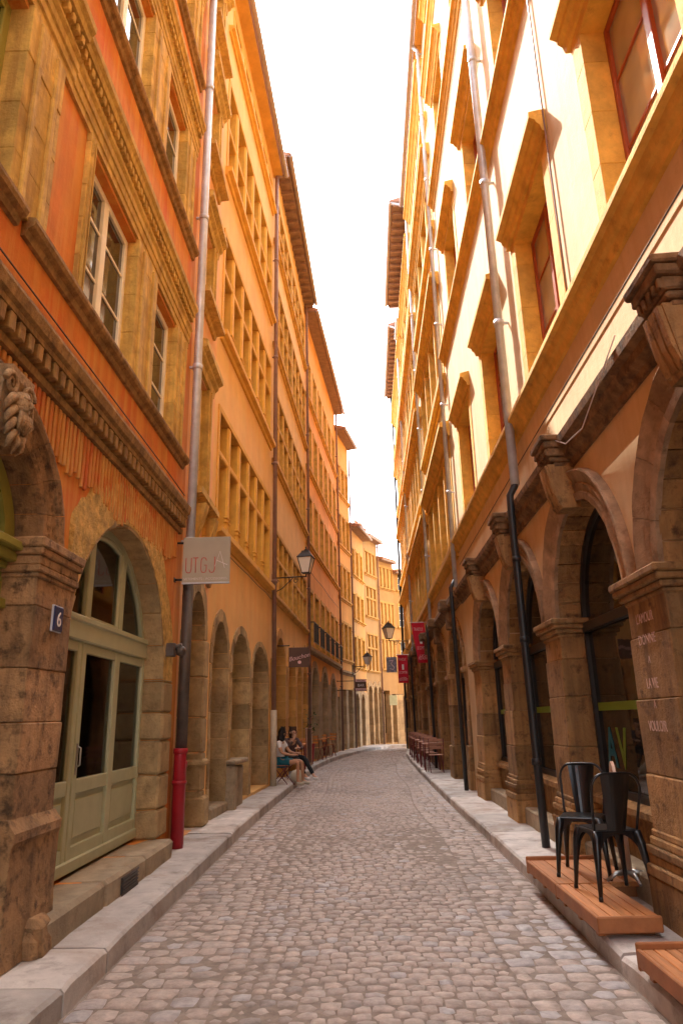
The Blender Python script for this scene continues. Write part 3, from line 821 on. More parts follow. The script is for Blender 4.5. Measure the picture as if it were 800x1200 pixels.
# downpipes at the end of the house
h1.pipe(S(8.86), 1.28, 15, M['pipe'], .062, .12, 2.6)
q = MB(); q.tube([(S(8.86), -.12, .95), (S(8.86), -.12, 3.35)], .07, 12); q.build('lower_drainpipe', M['pipe_dark'], h1.o)
q = MB(); q.tube([(S(8.83), -.12, .1), (S(8.83), -.12, 1.18), (S(8.83), -.12, 1.25)], .075, 14); q.tube([(S(8.83), -.12, 1.2), (S(8.83), -.12, 1.26)], .088, 14); q.tube([(S(8.83), -.12, .85), (S(8.83), -.12, .89)], .088, 14)
q.build('pipe_sleeve', M['pipe_red'], h1.o)
q = MB(); q.tube([(S(9.02), -.1, .1), (S(9.02), -.1, 1.08), (S(9.02), -.1, 1.1)], .055, 14); q.tube([(S(9.02), -.1, 1.03), (S(9.02), -.1, 1.1)], .066, 14); q.build('pipe_sleeve', M['pipe_red'], h1.o)
q = MB(); q.box(-.05, .05, -.06, .06, -.1, .06, .01); q.tube([(0, -.02, 0), (0, -.14, .03)], .03, 8); q.lathe(0, -.13, [(.01, -.1), (.055, -.08), (.06, -.02), (.03, .02)], 10)
tag(q.build('wall_spotlight', M['pipe_dark'], None, h1.world(AX1 + .12, -.06, 2.42), (0, 0, h1.rz)), 'small dark spotlight fixed beside the olive arched door', 'spotlight')
q = thing('house_number_plate', 'small blue enamel plate with a white 6 on the stone pier', 'number plate', h1.world(S(4.98), -.105, 2.3), h1.rz)
b_ = MB(); b_.box(-.075, .075, -.012, .012, -.09, .09, .008); b_.build('plate', M['enamel'], q)
text('numeral', '6', .15, M['white'], q, (0, -.0145, -.055), (PI / 2, 0, 0), .002)
b_ = MB(); b_.box(-.08, .08, -.004, .011, -.095, .095, .002); b_.build('plate_rim', M['pipe'], q, (0, .003, 0))

# ------------------------------------------------------------------ left house 2: narrow salmon front
h2 = House('salmon_narrow_house', 'narrow salmon house squeezed between the orange house and the peach mullioned house', (-2.25, 8.93), (-2.27, 10.82))
rows2 = [(4.8, 6.75), (8.1, 9.5), (10.95, 12.5), (13.9, 15.4)]
wa, wb = .5, 1.2
holes = [(wa, wb, a, b, None, .2) for a, b in rows2] + [(.42, 1.5, .15, 3.4, 2.75, .5)]
h2.wall(17.5, holes, M['l2a_plaster']); h2.roof(ov=.32, gutter=M['zinc'])
for a, b in rows2:
    q = MB(); q.box(wb - .012, wb + .24, -.05, .19, a - .05, b + .02, .008); q.box(wb + .06, wb + .1, -.075, -.04, a, b); q.jitter(.006, 8); q.build('window_jamb', M['l1_stone'], h2.o)
    q = MB(); q.box(wa - .24, wa + .012, -.05, .19, a - .05, b + .02, .008); q.box(wa - .1, wa - .06, -.075, -.04, a, b); q.jitter(.006, 8); q.build('window_jamb', M['l1_stone'], h2.o)
for i, (a, b) in enumerate(rows2):
    q = MB(); hood(q, wa - .3, wb + .34, b + .02, .2, .34); q.jitter(.006, 8); q.build('window_hood', M['l1_stone'], h2.o)
    q = MB(); sill(q, wa - .3, wb + .34, a - .22, .2, .18)
    if i == 0:
        q.prism([(.01, 4.05), (-.06, 4.05), (-.12, 4.2), (-.2, 4.45), (-.22, 4.57), (.01, 4.57)], wa - .1, wa + .1); q.prism([(.01, 4.05), (-.06, 4.05), (-.12, 4.2), (-.2, 4.45), (-.22, 4.57), (.01, 4.57)], wb - .0, wb + .2)
    q.jitter(.008, 8); q.build('window_sill', M['l1_stone'], h2.o)
    h2.win(wa, wb, a, b, .12, 1, (.5,), 'cream_paint', 'glass', .06)
q = MB(); q.voussoirs(.96, 2.75, .53, .74, -.05, .48, 9, kz=1.2); 
z = .15
while z < 2.72:
    hh = min(rr(.35, .6), 2.75 - z)
    for a, b in ((.1, .44), (1.48, 1.78)):
        q.rv = random.random(); q.box(a, b, -.06, .48, z, z + hh - .006, .02)
    z += hh
q.rv = .5; q.box(1.46, 1.84, -.12, .3, .15, .55, .03); q.box(1.45, 1.85, -.1, .3, .95, 1.05, .03)
q.jitter(.01, 6); q.build('arch_stone', M['rough_jamb'], h2.o)
q = MB(); q.box(.42, 1.5, .38, .44, .15, 2.75); q.arch(.96, 2.75, [(.01, .38), (.53, .38), (.53, .44), (.01, .44)], n=20, kz=1.2)
for i in range(4): q.box(.46 + i * .26, .68 + i * .26, .355, .38, .25, 2.7, .01)
q.build('door', M['brown_paint'], h2.o)
q = MB(); q.prism([(.01, 3.6), (-.05, 3.6), (-.09, 3.75), (-.07, 4.0), (-.03, 4.25), (.01, 4.27)], 1.62, 1.8); q.jitter(.03, 9); q.build('carved_figure', M['carve'], h2.o)

# ------------------------------------------------------------------ left house 3: peach house with long mullioned windows
h3 = House('peach_mullioned_house', 'peach house with long rows of yellow mullioned windows above three narrow arches', (-2.27, 10.82), (-1.97, 16.7))
A3 = [(.3, 1.42, .2, 3.22, 2.45, .42), (1.72, 3.36, .2, 3.2, 2.4, .5), (3.62, 5.5, .2, 3.14, 2.4, .5)]
R3 = [(4.72, 6.88, 6.12), (8.45, 10.62, 9.85), (12.12, 14.4, 13.3)]
RX = (.34, 5.55)
top = [(.6, 1.25), (1.75, 2.4), (2.9, 3.55), (4.05, 4.7), (5.0, 5.5)]
holes = list(A3) + [(RX[0], RX[1], a, b, None, .24) for a, b, t in R3] + [(a, b, 15.78, 16.53, None, .2) for a, b in top]
h3.wall(17.12, holes, M['l2_plaster']); h3.roof(ov=.3, soffit=M['eave'], gutter=M['zinc'])
for a, b, t in R3:
    q = MB(); cells = surround(q, RX[0], RX[1], a, b, 6, .2, .02, .24, t, .1)
    for i in range(5):   # moulded bases and caps on the mullions
        m0 = cells[i][1]; m1 = cells[i + 1][0]
        for zz in (a + .28, a + .36): q.box(m0 - .02, m1 + .02, -.03, .05, zz, zz + .035, .01)
    q.build('window_surround', M['l2_trim'], h3.o)
    q = MB(); sill(q, RX[0] - .16, RX[1] + .12, a - .2, .14, .19); q.build('window_sill', M['l2_trim'], h3.o)
    for (c0, c1) in cells:
        h3.win(c0, c1, a + .01, t - .06, .2, 1, (.5,), 'brown_paint', 'glass', .045)
        h3.win(c0, c1, t + .06, b - .005, .2, 1, (), 'brown_paint', 'glass', .045)
for a, b in top:
    q = MB(); q.box(a - .13, a + .012, -.02, .19, 15.76, 16.52, .006); q.box(b - .012, b + .13, -.02, .19, 15.76, 16.52, .006); q.box(a - .13, b + .13, -.025, .19, 16.52, 16.65, .006)
    q.build('window_surround', M['l2_trim'], h3.o)
q = MB(); sill(q, .1, 5.7, 15.58, .13, .17); q.build('window_sill', M['l2_trim'], h3.o)
for a, b in top: h3.win(a, b, 15.78, 16.53, .14, 1, (.5,), 'cream_paint', 'glass', .05)
q = MB()
for a, b, c_, d_, sp, dp in A3:
    cx = (a + b) / 2; r = (b - a) / 2
    q.voussoirs(cx, sp, r - .02, r + .13, -.02, dp - .02, 9, kz=(d_ - sp) / r)
    z = .2
    while z < sp:
        hh = min(rr(.32, .5), sp - z)
        for x0, x1 in ((a - .1, a + .02), (b - .02, b + .1)):
            q.rv = random.random(); q.box(x0, x1, -.02 + rr(-.008, .008), dp - .02, z, z + hh - .003, .008)
        z += hh
q.jitter(.01, 7); q.build('arch_stone', M['rough_jamb'], h3.o)
q = MB(); q.box(1.46, 1.72, -.16, .4, .1, .85, .03); q.box(1.74, 2.5, -.1, .4, .1, .8, .03); q.box(1.44, 2.52, -.18, .4, .86, .93, .02); q.box(.32, 1.42, -.06, .4, .1, .3, .02); q.jitter(.01, 6); q.build('low_parapet', M['step'], h3.o)
for i, (a, b, c_, d_, sp, dp) in enumerate(A3):
    cx = (a + b) / 2; r = (b - a) / 2; q = MB()
    q.box(a, b, dp - .06, dp, .2, sp); q.arch(cx, sp, [(.01, dp - .06), (r, dp - .06), (r, dp), (.01, dp)], n=18, kz=(d_ - sp) / r)
    nb = 5
    for j in range(nb): q.box(a + .04 + (b - a - .08) * j / nb, a + .02 + (b - a - .08) * (j + 1) / nb, dp - .085, dp - .06, .3, sp - .05, .01)
    q.build('door', M['brown_paint' if i != 1 else 'olive'], h3.o)
h3.pipe(h3.L - .06, 1.75, 17.05, M['pipe_brown'], .055, .1, 3.1, top=[(h3.L - .06, -.12, 17.1), (h3.L - .06, -.36, 17.16)])
q = MB(); q.tube([(h3.L - .06, -.1, .1), (h3.L - .06, -.1, 1.8)], .075, 12); q.build('lower_drainpipe', M['pipe_pale'], h3.o)

# ------------------------------------------------------------------ generic street house
def street_house(name, label, A, B, h, pl, trim, rows, wins, arches, band=None, ov=.4, tiles=True, rafters=False, gutter='zinc', fm='cream_paint', group=None, stone='far_stone', gm='glass', groundtop=3.9,
                 sills='line', hoods=False, lights=None, pipe=None, D=7.0, soffit='eave_dark', rail=False, dtype='brown_paint', side=-1, chim=0, detail=True, bracket=False):
    H = House(name, label, A, B)
    holes = []
    for (a, b, c_, d_, sp) in arches: holes.append((a, b, c_, d_, sp, .4))
    for (a, b) in rows:
        for (x0, x1) in wins: holes.append((x0, x1, a, b, None, .22))
    H.wall(h, holes, M[pl], D=D)
    H.roof(ov=ov, soffit=M[soffit], gutter=M[gutter] if gutter else None, tiles=tiles, rafters=rafters)
    for (a, b) in rows:
        for (x0, x1) in wins:
            q = MB()
            if lights and lights > 1:
                surround(q, x0, x1, a, b, lights, .13, .02, .22, a + (b - a) * .62 if b - a > 1.6 else None, .1)
            else:
                q.box(x0 - .11, x0 + .013, -.025, .19, a - .01, b - .011, .006); q.box(x1 - .013, x1 + .11, -.025, .19, a - .01, b - .011, .006); q.box(x0 - .11, x1 + .11, -.03, .19, b - .012, b + .13, .006)
            q.build('window_surround', M[trim], H.o)
        if sills == 'line':
            q = MB(); sill(q, .02, H.L - .02, a - .17, .12, .16); q.build('string_course', M[trim], H.o)
        else:
            for (x0, x1) in wins:
                q = MB(); sill(q, x0 - .15, x1 + .15, a - .15, .14, .14); q.build('window_sill', M[trim], H.o)
        if hoods:
            q = MB()
            for (x0, x1) in wins: hood(q, x0 - .22, x1 + .22, b + .1, .2, .3)
            q.jitter(.005, 8)
            q.build('window_hood', M[trim], H.o)
        for (x0, x1) in wins:
            if lights and lights > 1:
                W = (x1 - x0 - .13 * (lights - 1)) / lights
                for i in range(lights):
                    H.win(x0 + i * (W + .13), x0 + i * (W + .13) + W, a + .01, b - .01, .17, 1, (.33, .62), fm, gm, .04)
            else:
                H.win(x0, x1, a, b, .15, 2, (.33, .66), fm, gm, .05)
    if rail:
        a, b = rows[0]
        for (x0, x1) in wins:
            q = MB(); n = 9
            q.box(x0 - .12, x1 + .12, -.22, -.2, a + .78, a + .82); q.box(x0 - .12, x1 + .12, -.22, -.2, a + .08, a + .11)
            for i in range(n + 1):
                x = x0 - .1 + (x1 - x0 + .2) * i / n; q.box(x - .009, x + .009, -.218, -.202, a + .1, a + .8)
            q.box(x0 - .12, x0 - .1, -.22, -.002, a + .78, a + .82); q.box(x1 + .1, x1 + .12, -.22, -.002, a + .78, a + .82)
            q.build('window_railing', M['iron'], H.o)
    if arches:
        q = MB(); xs = [0.0]
        for (a, b, c_, d_, sp) in arches: xs += [a, b]
        xs.append(H.L)
        for i in range(0, len(xs), 2):
            a, b = xs[i], xs[i + 1]
            if b - a < .03: continue
            z = 0.0
            while z < 3.0:
                hh = rr(.35, .5); q.rv = random.random(); q.box(a - .012 * (a > .1), b + .012 * (b < H.L - .1), -.03 + rr(-.01, .01), .36, z, min(z + hh, 3.0) - .003, .008); z += hh
        for (a, b, c_, d_, sp) in arches:
            if sp: q.voussoirs((a + b) / 2, sp, (b - a) / 2 - .01, (b - a) / 2 + .22, -.04, .38, 11, kz=(d_ - sp) / ((b - a) / 2))
        q.rv = .5
        q.build('arch_stone', M[stone], H.o)
        for (a, b, c_, d_, sp) in arches:
            q = MB(); t = sp if sp else d_
            cols = 3 if b - a > 1.4 else 2
            q.box(a, b, .3, .36, c_, c_ + .55)
            for i in range(cols + 1):
                x = a + (b - a) * i / cols; q.box(max(a, x - .045), min(b, x + .045), .3, .36, c_ + .5, t + (.3 if 0 < i < cols and sp else 0), .006)
            q.box(a, b, .29, .37, t - .05, t + .05, .006)
            dd = q.build('shopfront', M[dtype], H.o)
            q = MB(); q.box(a, b, .33, .34, c_ + .5, t)
            if sp: q.arch((a + b) / 2, sp, [(.01, .33), ((b - a) / 2, .33), ((b - a) / 2, .34), (.01, .34)], n=16, kz=(d_ - sp) / ((b - a) / 2))
            q.build('shop_glass', M['glass_dark'], dd)
    if band:
        q = MB(); sill(q, .01, H.L - .01, band - .2, .16, .2); q.build('string_course', M[stone], H.o)
    if pipe is not None:
        H.pipe(pipe, .1, h - .1, M['pipe_brown'], .05, .1, 3.0, top=[(pipe, -.14, h - .02), (pipe, -ov, h + .02)])
    for i in range(chim):
        x = H.L * (i + .5) / chim + rr(-.3, .3); q = MB(); hh = h + .9
        q.box(x - .3, x + .3, .5, .95, h + .1, hh, .01); q.box(x - .35, x + .35, .45, 1.0, hh, hh + .1, .01)
        for k_ in (-.15, .15): q.lathe(x + k_, .72, [(.09, hh + .1), (.08, hh + .4), (.1, hh + .42)], 10)
        q.build('chimney', M['tile'], H.o)
    return H

W_ = [(-1.97, 16.7), (-1.6, 24.5), (-.65, 34.5), (0, 37.5), (.78, 40.8), (1.7, 43), (2.6, 44.2), (3.5, 46.6)]
ev = lambda x0, n, w, p: [(x0 + i * p, x0 + i * p + w) for i in range(n)]
h4 = street_house('pale_orange_house', 'pale orange house with mottled stone window bands behind the two seated people', W_[0], W_[1], 17.9, 'l3_plaster', 'l3_trim',
    [(4.6, 6.3), (8.15, 10.3), (11.6, 13.8), (15.0, 16.8)], [(.35, 3.85), (4.1, 7.6)], [(.55, 2.35, .15, 3.65, 2.75), (2.95, 4.5, .15, 3.4, 2.6), (4.9, 6.0, .15, 3.4, 2.7), (6.3, 7.4, .15, 3.3, 2.6)], lights=4, ov=.42, rafters=True, pipe=7.75, fm='brown_paint', stone='orange_stone')
h5 = street_house('burnt_orange_house', 'burnt orange house with iron window railings above three tall arches on the left', W_[1], W_[2], 17.6, 'l4_plaster', 'l3_trim',
    [(4.15, 6.15), (7.95, 9.85), (10.95, 12.9), (14.0, 15.7)], ev(.45, 6, .95, 1.62), [(.9, 2.6, .15, 3.45, 2.6), (3.6, 5.3, .15, 3.45, 2.6), (6.4, 8.1, .15, 3.35, 2.55), (8.7, 9.6, .15, 2.6, None)], band=4.05, rail=True, ov=.45, pipe=9.95)
h6 = street_house('amber_house', 'tall narrow amber house just past the burnt orange house on the left', W_[2], W_[3], 16.7, 'l5_plaster', 'l3_trim',
    [(4.5, 6.3), (7.6, 9.3), (10.4, 12.1), (13.3, 14.9)], ev(.25, 3, .65, .95), [(.3, 1.2, .15, 3.0, None), (1.7, 2.7, .15, 3.0, None)], band=3.9, ov=.5, pipe=2.98)
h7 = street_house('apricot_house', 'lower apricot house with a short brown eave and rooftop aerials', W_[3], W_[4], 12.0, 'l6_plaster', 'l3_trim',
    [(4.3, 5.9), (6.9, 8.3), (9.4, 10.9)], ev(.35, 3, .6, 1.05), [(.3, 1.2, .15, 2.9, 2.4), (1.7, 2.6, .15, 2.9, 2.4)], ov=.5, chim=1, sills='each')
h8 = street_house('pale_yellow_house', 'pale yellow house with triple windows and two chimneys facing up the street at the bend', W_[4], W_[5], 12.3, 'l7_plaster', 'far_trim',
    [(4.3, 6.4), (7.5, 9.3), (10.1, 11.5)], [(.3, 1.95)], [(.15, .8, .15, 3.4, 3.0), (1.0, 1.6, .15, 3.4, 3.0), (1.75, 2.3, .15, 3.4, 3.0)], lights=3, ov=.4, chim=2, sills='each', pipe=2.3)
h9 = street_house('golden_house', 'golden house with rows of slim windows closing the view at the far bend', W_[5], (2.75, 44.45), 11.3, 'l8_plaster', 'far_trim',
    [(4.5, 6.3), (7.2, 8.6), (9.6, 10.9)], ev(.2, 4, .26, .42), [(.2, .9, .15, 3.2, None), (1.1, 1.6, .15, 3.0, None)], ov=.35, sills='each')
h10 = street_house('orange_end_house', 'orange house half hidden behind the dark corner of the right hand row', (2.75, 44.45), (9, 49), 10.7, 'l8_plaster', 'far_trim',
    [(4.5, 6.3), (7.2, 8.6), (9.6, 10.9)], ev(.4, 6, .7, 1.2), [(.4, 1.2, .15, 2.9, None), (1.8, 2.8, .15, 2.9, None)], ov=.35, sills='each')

# ------------------------------------------------------------------ right house 1: cream house over the arcade
rx = lambda y: 2.13 + .02 * y
r1 = House('cream_arcade_house', 'cream sunlit house with golden window hoods above the nearest right hand arcade', (rx(14.95), 14.95), (rx(-8), -8))
S = r1.s_
PIERS = [(13.2, 13.95), (10.4, 11.0), (7.65, 8.25), (4.85, 5.55), (2.0, 2.75), (-.85, -.15), (-3.7, -3.0), (-6.6, -5.9)]
ARCH = [(14.95 - .02, 13.95)] if False else []
OP = [(b[1], a[0]) for a, b in zip(PIERS, PIERS[1:])]      # y ranges of the openings
SPR, DEP = 2.5, .36
holes = []
for (ya, yb) in OP:
    holes.append((S(yb), S(ya), .02, SPR + 1.1, SPR, DEP))
rowsR = [(5.36, 7.5), (9.98, 12.0), (14.5, 16.4), (18.2, 19.3)]
WY = [(3.3, 4.77), (6.2, 7.68), (9.05, 10.5), (12.1, 13.6), (.4, 1.87), (-2.4, -.95)]
for a, b in rowsR:
    for ya, yb in WY: holes.append((S(yb), S(ya), a, b, None, .28))
r1.wall(20.0, holes, M['r1_plaster'], D=8)
r1.roof(ov=.22, soffit=M['eave'], gutter=M['zinc'])
for a, b in rowsR:
    for ya, yb in WY:
        q = MB()
        for side in (0, 1):
            z = a
            while z < b - .01:
                hh = min(rr(.4, .7), b - z); q.rv = random.random(); e_ = rr(-.012, .012)
                if side: q.box(S(yb + .2) + e_, S(yb) + .012, -.012, .24, z, z + hh - .002, .004)
                else: q.box(S(ya) - .012, S(ya - .2) + e_, -.012, .24, z, z + hh - .002, .004)
                z += hh
        q.rv = .4; q.box(S(yb + .2), S(ya - .2), -.015, .24, b - .012, b + .1)
        q.build('window_surround', M['r_trim'], r1.o)
    for ya, yb in WY:
        q = MB(); hood(q, S(yb + .27), S(ya - .27), b + .1, .18, .25)
        q.jitter(.008, 7); q.build('window_hood', M['r_trim'], r1.o)
        r1.win(S(yb) + .0, S(ya), a, b, .24, 2, (.36, .7), 'red_paint', 'glass_reflect', .06)
    q = MB()
    q.prism([(.01, a - .3), (-.03, a - .28), (-.05, a - .2), (-.08, a - .17), (-.1, a - .1), (-.15, a - .08), (-.15, a - .025), (.01, a - .003)], .01, r1.L - .01)
    q.jitter(.009, 5); q.build('string_course', M['r_trim'], r1.o)
# arcade
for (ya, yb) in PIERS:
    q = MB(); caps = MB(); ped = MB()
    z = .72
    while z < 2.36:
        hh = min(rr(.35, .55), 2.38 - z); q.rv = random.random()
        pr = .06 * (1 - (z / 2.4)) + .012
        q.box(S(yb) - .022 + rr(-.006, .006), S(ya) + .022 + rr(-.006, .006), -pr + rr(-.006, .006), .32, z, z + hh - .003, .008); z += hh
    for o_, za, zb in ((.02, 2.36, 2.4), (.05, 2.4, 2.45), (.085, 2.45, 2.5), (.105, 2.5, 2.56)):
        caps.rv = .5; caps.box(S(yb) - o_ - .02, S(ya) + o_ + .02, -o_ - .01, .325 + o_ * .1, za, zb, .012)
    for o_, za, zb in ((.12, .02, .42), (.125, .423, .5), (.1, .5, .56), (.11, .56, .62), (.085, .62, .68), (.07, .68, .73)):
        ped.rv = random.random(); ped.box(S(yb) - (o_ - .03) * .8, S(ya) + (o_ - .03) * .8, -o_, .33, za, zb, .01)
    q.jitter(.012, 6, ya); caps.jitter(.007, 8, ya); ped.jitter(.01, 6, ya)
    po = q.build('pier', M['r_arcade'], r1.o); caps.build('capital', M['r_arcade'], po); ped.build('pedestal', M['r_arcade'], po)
for (ya, yb) in OP:
    vo = MB(); mo = MB()
    cx = (S(ya) + S(yb)) / 2; r = abs(S(ya) - S(yb)) / 2; kz = 1.1 / r
    vo.voussoirs(cx, SPR, r - .02, r + .03, .0, .34, 15, kz=kz)
    for i in range(9):
        mo.rv = random.random()
        mo.arch(cx, SPR, [(r - .03, .01), (r - .03, -.03), (r + .04, -.045), (r + .05, -.02), (r + .12, -.05), (r + .13, -.03), (r + .2, -.07), (r + .24, -.09), (r + .26, -.08), (r + .26, .01)], PI * i / 9 + .002, PI * (i + 1) / 9 - .002, 6, kz)
    vo.jitter(.009, 7); mo.jitter(.008, 6)
    vo.build('arch_stone', M['r_arcade'], r1.o)
    mo.build('archivolt', M['grey_mould'], r1.o)
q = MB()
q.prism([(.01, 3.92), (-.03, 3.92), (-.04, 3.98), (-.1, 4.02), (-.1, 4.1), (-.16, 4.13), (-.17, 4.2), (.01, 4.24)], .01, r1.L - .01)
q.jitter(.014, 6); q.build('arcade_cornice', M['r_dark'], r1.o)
for (ya, yb) in OP:
    ks = MB(); kz_ = MB()
    cx = (S(ya) + S(yb)) / 2
    ks.rv = .7
    ks.prism([(.02, 3.5), (-.16, 3.5), (-.2, 3.6), (-.26, 3.95), (.02, 3.95)], cx - .13, cx + .13)
    for i in (-1, 0, 1): ks.prism([(-.15, 3.52), (-.19, 3.54), (-.235, 3.68), (-.285, 3.94), (-.2, 3.94)], cx + i * .085 - .03, cx + i * .085 + .03)
    for w_, p_, za, zb in ((.13, .2, 3.92, 3.97), (.155, .24, 3.97, 4.02), (.18, .26, 4.02, 4.11), (.21, .3, 4.11, 4.18), (.235, .33, 4.18, 4.24)):
        kz_.box(cx - w_, cx + w_, -p_, -.0, za, zb, .012)
    for i in range(5): kz_.box(cx - .17 + i * .075, cx - .13 + i * .075, -.285, -.24, 4.03, 4.1, .008)
    ks.jitter(.01, 8); kz_.jitter(.014, 7)
    ko = ks.build('console', M['r_arcade'], r1.o); kz_.build('console_cap', M['r_dark'], ko)
for i, (ya, yb) in enumerate(OP):
    a, b = S(yb), S(ya); cx = (a + b) / 2; r = (b - a) / 2; yd = .29
    q = MB(); q.rv = .3; q.box(a, b, .2, .36, .02, .68); q.build('apron_wall', M['r_arcade'], r1.o)
    q = MB(); x = a
    q.rv = random.random(); q.box(a - .01, b + .01, -.01, .2, .02, .33, .02); q.jitter(.012, 6); q.build('stone_ledge', M['step'], r1.o)
    q = MB(); q.prism([(.35, .68), (.15, .68), (.13, .7), (.13, .75), (.19, .78), (.35, .79)], a, b); q.build('window_sill', M['r_arcade'], r1.o)
    q = MB(); q.box(a, a + .07, yd - .04, yd + .03, .78, SPR); q.box(b - .07, b, yd - .04, yd + .03, .78, SPR); q.box(a, b, yd - .05, yd + .03, .78, .85, .006); q.box(a, b, yd - .06, yd + .03, SPR - .1, SPR - .0, .006)
    q.arch(cx, SPR, [(r - .08, yd - .04), (r, yd - .04), (r, yd + .03), (r - .08, yd + .03)], n=30, kz=1.1 / r)
    sf = q.build('shopfront', M['dark_paint'], r1.o)
    q = MB(); q.box(a, b, yd, yd + .01, .8, SPR); q.arch(cx, SPR, [(.01, yd), (r - .02, yd), (r - .02, yd + .01), (.01, yd + .01)], n=24, kz=1.1 / r)
    pg = q.build('shop_glass', M['glass_dark'], sf)
    q = MB(); q.box(a + .1, b - .1, yd - .006, yd - .003, 1.58, 1.66); q.build('vinyl_stripe', M['lime'], pg)
    if ya > 5 and ya < 6:
        text('window_lettering', 'A', .52, M['cyan'], pg, (S(7.3), yd - .004, 1.05), (PI / 2, 0, 0), .001, sx=.8, offset=.012)
        text('window_lettering', 'V', .52, M['lime'], pg, (S(6.98), yd - .004, 1.05), (PI / 2, 0, 0), .001, sx=.8, offset=.012)
r1.pipe(S(8.47), 4.42, 20.0, M['pipe'], .06, .13, 2.4)
q = MB(); q.tube([(S(8.47), -.13, 4.5), (S(8.47), -.14, 4.4), (S(8.47), -.21, 4.28), (S(8.47), -.215, 3.9), (S(8.47), -.2, 1.0), (S(8.47), -.19, .02)], .048, 12)
for zz in (1.0, 2.4, 3.4): q.tube([(S(8.47), -.205, zz), (S(8.47), -.205, zz + .07)], .058, 12)
q.build('lower_drainpipe', M['pipe_black'], r1.o)
lines = [("L'AMOUR", 2.2), ('DONNE', 2.04), ('A', 1.9), ('LA VIE', 1.72), ('A', 1.58), ('VOULOIR', 1.42)]
for t_, zz in lines:
    text('carved_inscription', t_, .105 if len(t_) > 1 else .075, M['inscription'], r1.o, (S(5.2), -(.06 * (1 - (zz - .42) / 2.4) + .012) - .012, zz), (PI / 2, 0, 0), .001, sx=.72 if len(t_) > 5 else .85)

def cable(H, pts, m='pipe_dark', r=.007):
    q = MB(); q.tube(pts, r, 6); q.build('cable', M[m], H.o)
cable(r1, [(S(4.6), -.18, 4.28), (S(5.0), -.2, 4.1), (S(5.6), -.17, 3.96), (S(6.2), -.14, 4.06), (S(6.5), -.19, 4.24)], 'white', .006)
cable(r1, [(S(y_), -.02, 4.75 + .02 * math.sin(y_ * 3)) for y_ in (3, 5, 7, 9, 11, 13, 14.8)])
cable(r1, [(S(5.92), -.025, z_) for z_ in (5.3, 6.4, 7.5, 8.6, 9.6)], 'pipe_brown', .01)
cable(h1, [(h1.s_(y_), -.03, 4.52 + .015 * math.sin(y_ * 4)) for y_ in (2, 3.5, 5, 6.5, 8, 8.8)])
cable(h3, [(x_, -.03, 4.42 + .02 * math.sin(x_ * 3)) for x_ in (.1, 1, 2, 3, 4, 5, 5.75)])
cable(h5, [(x_, -.03, 6.9 + .03 * math.sin(x_ * 2)) for x_ in (.1, 2, 4, 6, 8, 9.9)])
